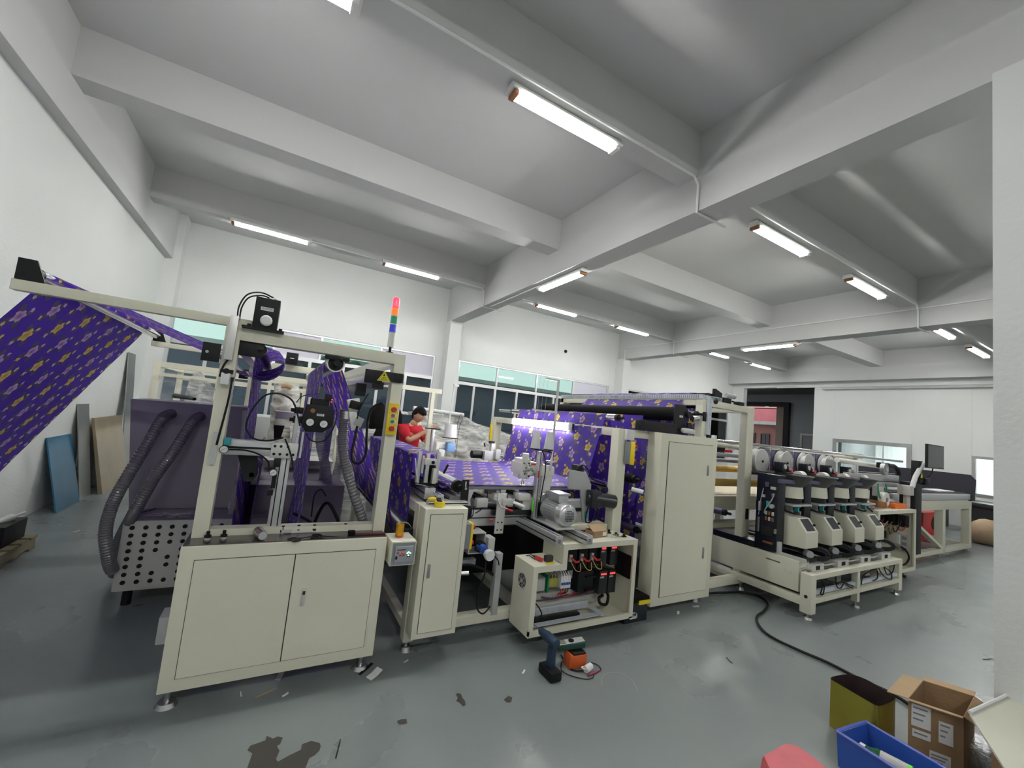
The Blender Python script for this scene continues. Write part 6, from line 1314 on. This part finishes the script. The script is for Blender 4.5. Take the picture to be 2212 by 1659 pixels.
# ================================================================ FLOOR THINGS
def fl(px, py): return at(px, py, Z=0)
dr_ = thing('cordless_drill', 'dark blue cordless drill standing on its battery on the floor', 'drill', (1.80, 2.31, 0))
P0 = Vector((1.80, 2.30, 0)); 
MB().box(1.755, 1.845, 2.225, 2.375, 0, .06, .012).build('battery', 'black', dr_)
mnb = mat('dark_blue_tool', (.015, .035, .075), .45)
MB().prism([(2.27, .055), (2.335, .055), (2.325, .20), (2.275, .20)], 'x', 1.782, 1.82, .008).build('grip', mnb, dr_)
MB().lathe((1.80, 2.25, .222), (-.03, 1, .02), [(0, 0), (.03, .004), (.034, .03), (.034, .11), (.027, .14), (.027, .15), (.024, .18), (.012, .20), (0, .20)], 20).build('motor_housing', mnb, dr_)
MB().cyl((1.794, 2.44, .226), (1.792, 2.52, .227), .004).build('drill_bit', 'steel', dr_)
mm = thing('multimeter', 'green cased multimeter resting on the orange case', 'multimeter', (2.02, 2.37, .10))
mx = Matrix.Translation((2.03, 2.38, .125)) @ Matrix.Rotation(-.25, 4, 'Z') @ Matrix.Rotation(-.12, 4, 'Y')
MB(mx).prism([(-.105, -.028), (.09, -.04), (.105, -.02), (.105, .03), (.09, .045), (-.105, .034)], 'z', -.02, .018, .006).build('rubber_case', mat('dark_green_rubber', (.01, .06, .04), .5), mm)
MB(mx).box(-.095, .095, -.028, .032, .018, .022, .003).build('face', 'lgrey', mm); MB(mx).box(-.085, -.045, -.02, .026, .022, .024).build('display', mat('lcd', (.18, .18, .14), .3), mm); MB(mx).cyl((.0, .0, .022), (.0, .0, .028), .02).build('dial', 'black', mm)
oc_ = thing('orange_case', 'orange plastic tool case on the floor under the multimeter', 'case', (2.05, 2.35, 0))
MB(Matrix.Translation((2.045, 2.345, 0)) @ Matrix.Rotation(-.1, 4, 'Z')).prism([(-.07, 0), (.065, 0), (.07, .085), (-.045, .085), (-.07, .1)], 'y', -.045, .045, .008).build('case_shell', 'orange', oc_)
MB(Matrix.Translation((2.045, 2.345, 0)) @ Matrix.Rotation(-.1, 4, 'Z')).box(-.04, .062, -.04, .04, .085, .098, .004).build('black_insert', 'black', oc_)
o = MB().tube([at(*q, Z=.008) for q in ((1212, 1415), (1218, 1425), (1228, 1440), (1240, 1448), (1255, 1449), (1262, 1448))], .005, 6).build('black_test_lead', 'cable'); tag(o, 'black test lead with probe on the floor beside the orange case', 'cable')
o = MB().tube([at(*q, Z=.006) for q in ((1270, 1432), (1280, 1432), (1293, 1438), (1298, 1446), (1294, 1450))], .003, 6).tube([at(*q, Z=.006) for q in ((1283, 1457), (1280, 1464), (1265, 1467), (1235, 1460), (1215, 1450), (1212, 1438), (1214, 1428))], .003, 6).build('lead_wire', 'cable'); tag(o, 'thin looped black wire on the floor in front of the orange case', 'cable')
o = MB().cyl(at(1270, 1459, Z=.01), at(1294, 1449, Z=.01), .006).build('red_probe', mat('dark_red_probe', (.25, .02, .06), .4)); tag(o, 'dark red test probe on the floor beside the white spool', 'probe')
c = fl(1270, 1452); o = MB().lathe((c.x, c.y, .028), (.85, .2, .1), [(0, -.03), (.022, -.03), (.024, -.01), (.022, .03), (0, .032)], 18).tube(loop((c.x-.035, c.y, .035), .012, .02, 1.2), .004, 6, 1).build('white_spool', 'paper'); tag(o, 'white thread spool on the floor in front of the orange case', 'thread')
tbx = thing('tool_box', 'black tool box with yellow latch under the right end of the electrical cabinet', 'tool box', (3.0, 2.8, 0))
MB().box(2.85, 3.13, 2.675, 2.9, 0, .17, .008).build('box_body', mat('blue_black_plastic', (.008, .011, .02), .5), tbx); MB().box(2.845, 3.14, 2.665, 2.91, .165, .215, .01).build('lid', 'rubber', tbx); MB().box(3.0, 3.14, 2.655, 2.68, .15, .185, .006).build('latch', 'yellow', tbx)
lg = MB().box(2.885, 2.985, 2.669, 2.6745, .045, .09, .02).build('badge', 'paper', tbx); MB().box(2.892, 2.978, 2.667, 2.669, .06, .084).build('badge_plate', 'ink', lg); text('badge_text', 'ARAJ', .024, (2.935, 2.666, .072), lg, 'paper')
def flake(px, py, w, d, rot, lb, m='paper', nm='paper_scrap', bend=.01):
    c = fl(px, py); mx = Matrix.Translation((c.x, c.y, .001)) @ Matrix.Rotation(rot, 4, 'Z')
    o = MB(mx).prism([(-w/2, 0), (0, bend*.3), (w/2, bend), (w/2, bend+.0015), (0, bend*.3+.0015), (-w/2, .0015)], 'y', -d/2, d/2).build(nm, m); return tag(o, lb, 'scrap')
flake(808, 1460, .085, .05, .5, 'largest folded white paper scrap in front of the big cabinet foot', bend=.025); flake(604, 1465, .045, .03, 1, 'grey scrap sticking up under the big cabinet', 'foil', bend=.03)
flake(573, 1500, .10, .008, .3, 'thin tan splinter in front of the big cabinet', 'cardin', 'wood_splinter'); flake(520, 1502, .03, .006, 1.8, 'tiny white sliver in front of the big cabinet', 'paper', 'paper_sliver')
flake(616, 1503, .03, .015, .2, 'tiny white chip right of the tan splinter', 'paper'); flake(165, 1149, .05, .02, .4, 'small white scrap on the floor by the blue board', 'paper'); flake(877, 1430, .03, .008, .1, 'tiny white sliver by the narrow cabinet foot', 'paper', 'paper_sliver')
flake(1465, 1325, .05, .02, .6, 'white chip on the floor below the tall cabinet, left one', 'paper'); flake(1503, 1311, .06, .03, -.4, 'white chip on the floor under the tall cabinet foot', 'paper'); flake(1575, 1428, .06, .01, 1.3, 'dark sliver on the floor left of the long cable', 'black', 'dark_sliver')
flake(1131, 1453, .03, .012, .5, 'tiny white chip left of the drill', 'paper'); flake(730, 1620, .10, .006, 1.25, 'thin dark stick right of the large floor stain', 'black', 'dark_stick'); flake(2134, 1425, .1, .012, -.4, 'short dark stick on the floor beside the near column', 'black', 'dark_stick')
flake(790, 1447, .12, .02, .7, 'black crumpled strip in front of the big cabinet foot', 'black', 'black_strip')
o = MB().box(-.47, -.33, 3.45, 3.6, .0, .17, .006).build('white_box', 'paper'); tag(o, 'white carton on the floor behind the left end of the big cabinet', 'box')
o = MB().tube([at(*q, Z=.016) for q in ((1420, 1300), (1470, 1290), (1530, 1282), (1565, 1280), (1600, 1279), (1640, 1288), (1658, 1304), (1650, 1320), (1635, 1332), (1640, 1352), (1665, 1375), (1720, 1402), (1790, 1432), (1860, 1468), (1930, 1500), (1990, 1540))], .0115, 8).build('floor_cable', 'cable'); tag(o, 'long thick black cable winding over the floor from the cream frame towards the cardboard box', 'cable')
o = MB().tube([at(*q, Z=.002) for q in ((1300, 1480), (1302, 1462), (1320, 1453), (1345, 1456), (1365, 1470), (1378, 1492))], .0015, 5).build('thin_thread', 'lgrey'); tag(o, 'thin pale thread curled on the floor right of the white spool', 'thread')
# stains: bare dark patches where the floor paint has come off
def stain(pts, lb):
    q = [fl(*p) for p in pts]; bmx = MB(); A = [bmx.v((p.x, p.y, .0012)) for p in q]; bmx.bm.faces.new(A); o = bmx.build('floor_stain', 'peel', None, False); tag(o, lb, 'stain', 'dark bare patches on the floor'); return o
stain([(534, 1659), (541, 1640), (545, 1628), (534, 1621), (541, 1611), (556, 1606), (573, 1600), (576, 1590), (590, 1596), (600, 1591), (611, 1594), (605, 1608), (598, 1612), (604, 1622), (596, 1640), (600, 1646), (625, 1632), (650, 1620), (652, 1608), (672, 1601), (690, 1605), (693, 1612), (690, 1622), (680, 1632), (668, 1638), (660, 1659), (655, 1690), (530, 1690)], 'largest dark bare patch at the bottom edge, shaped like a V')
stain([(984, 1500), (990, 1497), (996, 1500), (999, 1508), (1005, 1515), (1006, 1524), (1000, 1526), (993, 1518), (985, 1515), (989, 1508)], 'dark bare patch below the drill, taller than wide')
stain([(1088, 1512), (1098, 1503), (1107, 1507), (1104, 1517), (1096, 1518)], 'small dark bare patch right of the tall one below the drill')
stain([(857, 1558), (866, 1554), (878, 1553), (880, 1563), (872, 1565), (862, 1565)], 'small dark bare patch between the large stain and the drill')
# ================================================================ NEAR RIGHT: tin, crates and cartons
gt_ = thing('gold_tin', 'squashed open gold tin standing left of the cardboard box', 'tin', (3.3, 1.18, 0))
hz = .27; cr_ = [at(1790, 1466, Z=hz), at(1886, 1521, Z=hz), at(1933, 1512, Z=hz)]
pts = [at(*q, Z=hz) for q in ((1790, 1466), (1845, 1497), (1886, 1521), (1905, 1524), (1933, 1510), (1925, 1500), (1880, 1472), (1845, 1458), (1815, 1458))]
pts[0] = Vector((3.18, 1.285, hz))
def ring(mb, pts, z0, z1, th, out):
    pass
_q = []
for i in range(len(pts)):
    p0_, p1_, p2_, p3_ = pts[i-1], pts[i], pts[(i+1) % len(pts)], pts[(i+2) % len(pts)]
    for k_ in range(4):
        t_ = k_/4; _q.append(p1_.lerp(p2_, t_) if i in (0, 1) else .5*((2*p1_)+(p2_-p0_)*t_+(2*p0_-5*p1_+4*p2_-p3_)*t_*t_+(3*p1_-p0_-3*p2_+p3_)*t_**3))
pts = _q
gm = MB(); n_ = len(pts); cen = sum(pts, Vector())/n_; A = [gm.v((p.x, p.y, 0.0)) for p in pts]; B = [gm.v((p.x, p.y, hz)) for p in pts]
for i in range(n_): gm.bm.faces.new((A[i], A[(i+1) % n_], B[(i+1) % n_], B[i]))
gm.bm.faces.new(A); gm.build('tin_wall', 'gold', gt_)
gi = MB(); A = [gi.v(((p.x-cen.x)*.975+cen.x, (p.y-cen.y)*.975+cen.y, .01)) for p in pts]; B = [gi.v(((p.x-cen.x)*.975+cen.x, (p.y-cen.y)*.975+cen.y, hz)) for p in pts]
for i in range(n_): gi.bm.faces.new((A[i], A[(i+1) % n_], B[(i+1) % n_], B[i]))
gi.bm.faces.new(A); gi.build('tin_inside', 'tindark', gt_)
# blue crate
bc = thing('blue_crate', 'blue plastic crate with bottles in front of the gold tin', 'crate', (2.9, .95, 0))
zc_ = .17; a = at(1807, 1579, Z=zc_); b = at(1870, 1559, Z=zc_); e_ = (at(2040, 1659, Z=zc_)-b).normalized(); c2 = b+e_*.42; d2 = a+e_*.42
def openbox(p, cor, h, th, m, parent, name, rimw=0, taper=.0):
    cen = sum(cor, Vector())/4; o_ = MB(); n = 4
    def lay(s, z): return [o_.v((cen.x+(q.x-cen.x)*s, cen.y+(q.y-cen.y)*s, z)) for q in cor]
    k = 1-th*2/((cor[0]-cor[1]).length); L = [lay(1-taper, 0), lay(1, h), lay(k, h), lay(k-taper, th)]
    for u_, w_ in zip(L, L[1:]):
        for i in range(n): o_.bm.faces.new((u_[i], u_[(i+1) % n], w_[(i+1) % n], w_[i]))
    o_.bm.faces.new(L[0]); o_.bm.faces.new(L[-1]); return o_.build(name, m, parent)
openbox(None, [a, b, c2, d2], zc_, .008, 'blue', bc, 'crate_body', taper=.04)
rim = MB(); 
for q, w_ in ((a, b), (b, c2), (c2, d2), (d2, a)): rim.tube([Vector((q.x, q.y, zc_)), Vector((w_.x, w_.y, zc_))], .008, 6, 1)
rim.build('crate_rim', mat('blue_plastic_rim', (.10, .14, .50), .35), bc)
m1 = (a+b)/2; wdt = (b-a)
q1 = m1+e_*.13-wdt*.08; bt = thing('bottle', 'green bottle with white cap in the blue crate', 'bottle', (q1.x, q1.y, .01))
q1 = at(1868, 1615, Z=.10)+e_*.05; q0 = q1; MB().cyl(q0-e_*.07, q0-e_*.045, .015).build('cap', 'white', bt); MB().lathe(q0-e_*.045, e_, [(0, 0), (.016, 0), (.02, .02), (.036, .05), (.037, .2), (0, .205)], 18).build('bottle_body', mat('dark_green_glass', (.01, .10, .04), .12), bt)
q2 = m1+e_*.30-wdt*.25; q2 = at(1945, 1658, Z=.11); o = MB().cyl(q2-e_*.07-wdt*.1, q2+e_*.03, .035).build('tin_cup', 'perf'); MB().cyl(q2+e_*.03, q2+e_*.045+wdt*.01, .0355).build('green_lid', 'lime', o); tag(o, 'grey and lime green jar in the blue crate', 'jar')
# cardboard box
zb_ = .33; kA = at(1962, 1509, Z=zb_); kB = at(1994, 1470, Z=zb_); kD = at(2082, 1549, Z=zb_); kC = kB+(kD-kA)
bxc = thing('carton', 'open tall cardboard carton with white labels behind the blue crate', 'box', ((kA+kC)/2).to_2d().to_3d())
openbox(None, [kA, kB, kC, kD], zb_, .004, 'card', bxc, 'box_body')
u1 = (kD-kA).normalized(); u2 = (kB-kA).normalized(); nn = Vector((u1.y, -u1.x, 0)); nn = nn if nn.dot(Vector((0, -1, 0)))+nn.dot(Vector((-1, 0, 0))) > 0 else -nn
def flap(p, q, out, L, dz, m='cardin'):
    mb = MB(); v = [p, q, q+out*L+Vector((0, 0, dz)), p+out*L+Vector((0, 0, dz))]; n_ = (v[1]-v[0]).cross(v[3]-v[0]).normalized()*.002
    A = [mb.v(x-n_) for x in v]; B = [mb.v(x+n_) for x in v]; mb.bm.faces.new(A); mb.bm.faces.new(B[::-1])
    for i in range(4): mb.bm.faces.new((A[i], A[(i+1) % 4], B[(i+1) % 4], B[i]))
    mb.build('flap', m, bxc)
flap(kA, kB, -u1, .09, -.0); flap(kA, kD, -u2, .03, .002); flap(kB, kC, u2, .05, .01); flap(kD, kC, u1, .13, -.07, 'card')
Lw = (kD-kA).length
for (s0, s1, z0, z1) in ((.06, .42, .20, .315), (.08, .42, .145, .185), (.56, .82, .16, .27), (.40, .78, .04, .105)):
    mb = MB(); o0 = nn*.0025; v = [kA+u1*Lw*s0+o0, kA+u1*Lw*s1+o0]; mb.quad(*[Vector((p.x, p.y, z)) for p, z in ((v[0], z0), (v[1], z0), (v[1], z1), (v[0], z1))]); lb_ = mb.build('white_label', 'paper', bxc)
    tx = MB(); o1 = nn*.0035
    for k in range(3 if z1-z0 > .05 else 1):
        zz = z1-.018-k*(z1-z0)/4; vv = [kA+u1*Lw*(s0+.03)+o1, kA+u1*Lw*(s1-.06-.04*k)+o1]; tx.quad(*[Vector((p.x, p.y, z)) for p, z in ((vv[0], zz-.004), (vv[1], zz-.004), (vv[1], zz+.004), (vv[0], zz+.004))])
    tx.build('label_print', 'grey', lb_)
# red object at the bottom edge
rd = MB(); qq = [at(*q, Z=.20) for q in ((1650, 1632), (1697, 1606), (1722, 1611), (1750, 1630), (1800, 1670), (1740, 1720), (1665, 1665))]; cc = sum(qq, Vector())/7
A = [rd.v(((p.x-cc.x)*1.22+cc.x, (p.y-cc.y)*1.22+cc.y, 0)) for p in qq]; B = [rd.v(((p.x-cc.x)*1.05+cc.x, (p.y-cc.y)*1.05+cc.y, .185)) for p in qq]; D = [rd.v(p) for p in qq]
for u_, w_ in ((A, B), (B, D)):
    for i in range(7): rd.bm.faces.new((u_[i], u_[(i+1) % 7], w_[(i+1) % 7], w_[i]))
rd.bm.faces.new(D); tag(rd.build('red_stool', 'redp'), 'faded red plastic stool cut off by the bottom edge, left of the blue crate', 'stool')
# foil backed panel and carton leaning at the bottom right corner
fp = thing('panel_carton', 'brown carton with a cream sheet lying on top at the bottom right corner', 'box', (3.3, .45, 0))
c0_ = at(2094, 1541, Z=.40); c1_ = at(2212, 1487, Z=.42); c2_ = at(2300, 1650, Z=.40); c3_ = at(2140, 1612, Z=.36)
mb = MB(); v = [c0_, c1_, c1_+(c3_-c0_)*2.2, c0_+(c3_-c0_)*2.2]; A = [mb.v(p) for p in v]; B = [mb.v(p-Vector((0, 0, .012))) for p in v]; mb.bm.faces.new(A); mb.bm.faces.new(B[::-1])
for i in range(4): mb.bm.faces.new((A[i], A[(i+1) % 4], B[(i+1) % 4], B[i]))
mb.build('cream_sheet', 'foam', fp)
mb = MB(); mb.tube([c0_+Vector((0, 0, .006)), c1_+Vector((0, 0, .006))], .008, 6, 1); mb.build('sheet_edge', 'white', fp)
kk = c3_; mb = MB(); v = [Vector((kk.x+.01, kk.y, 0)), Vector((kk.x+.42, kk.y-.05, 0)), Vector((kk.x+.4, kk.y-.30, 0)), Vector((kk.x-.02, kk.y-.25, 0))]; A = [mb.v(p) for p in v]; B = [mb.v((p.x, p.y, c3_.z-.03)) for p in v]; mb.bm.faces.new(A); mb.bm.faces.new(B)
for i in range(4): mb.bm.faces.new((A[i], A[(i+1) % 4], B[(i+1) % 4], B[i]))
mb.build('carton_body', 'card', fp)
g0 = at(2108, 1659, Z=.02); o = MB().box(g0.x-.02, g0.x+.22, g0.y-.08, g0.y+.12, 0, .12, .03).build('foil_bag', 'foil'); tag(o, 'crumpled silver foil bag between the cartons at bottom right', 'bag')
# small camera-like hole on the window wall
o = MB().cyl((7.96, YW-.03, 4.1), (7.96, YW, 4.1), .05).build('wall_vent', 'hole'); tag(o, 'small round black vent on the wall above the middle windows', 'vent')
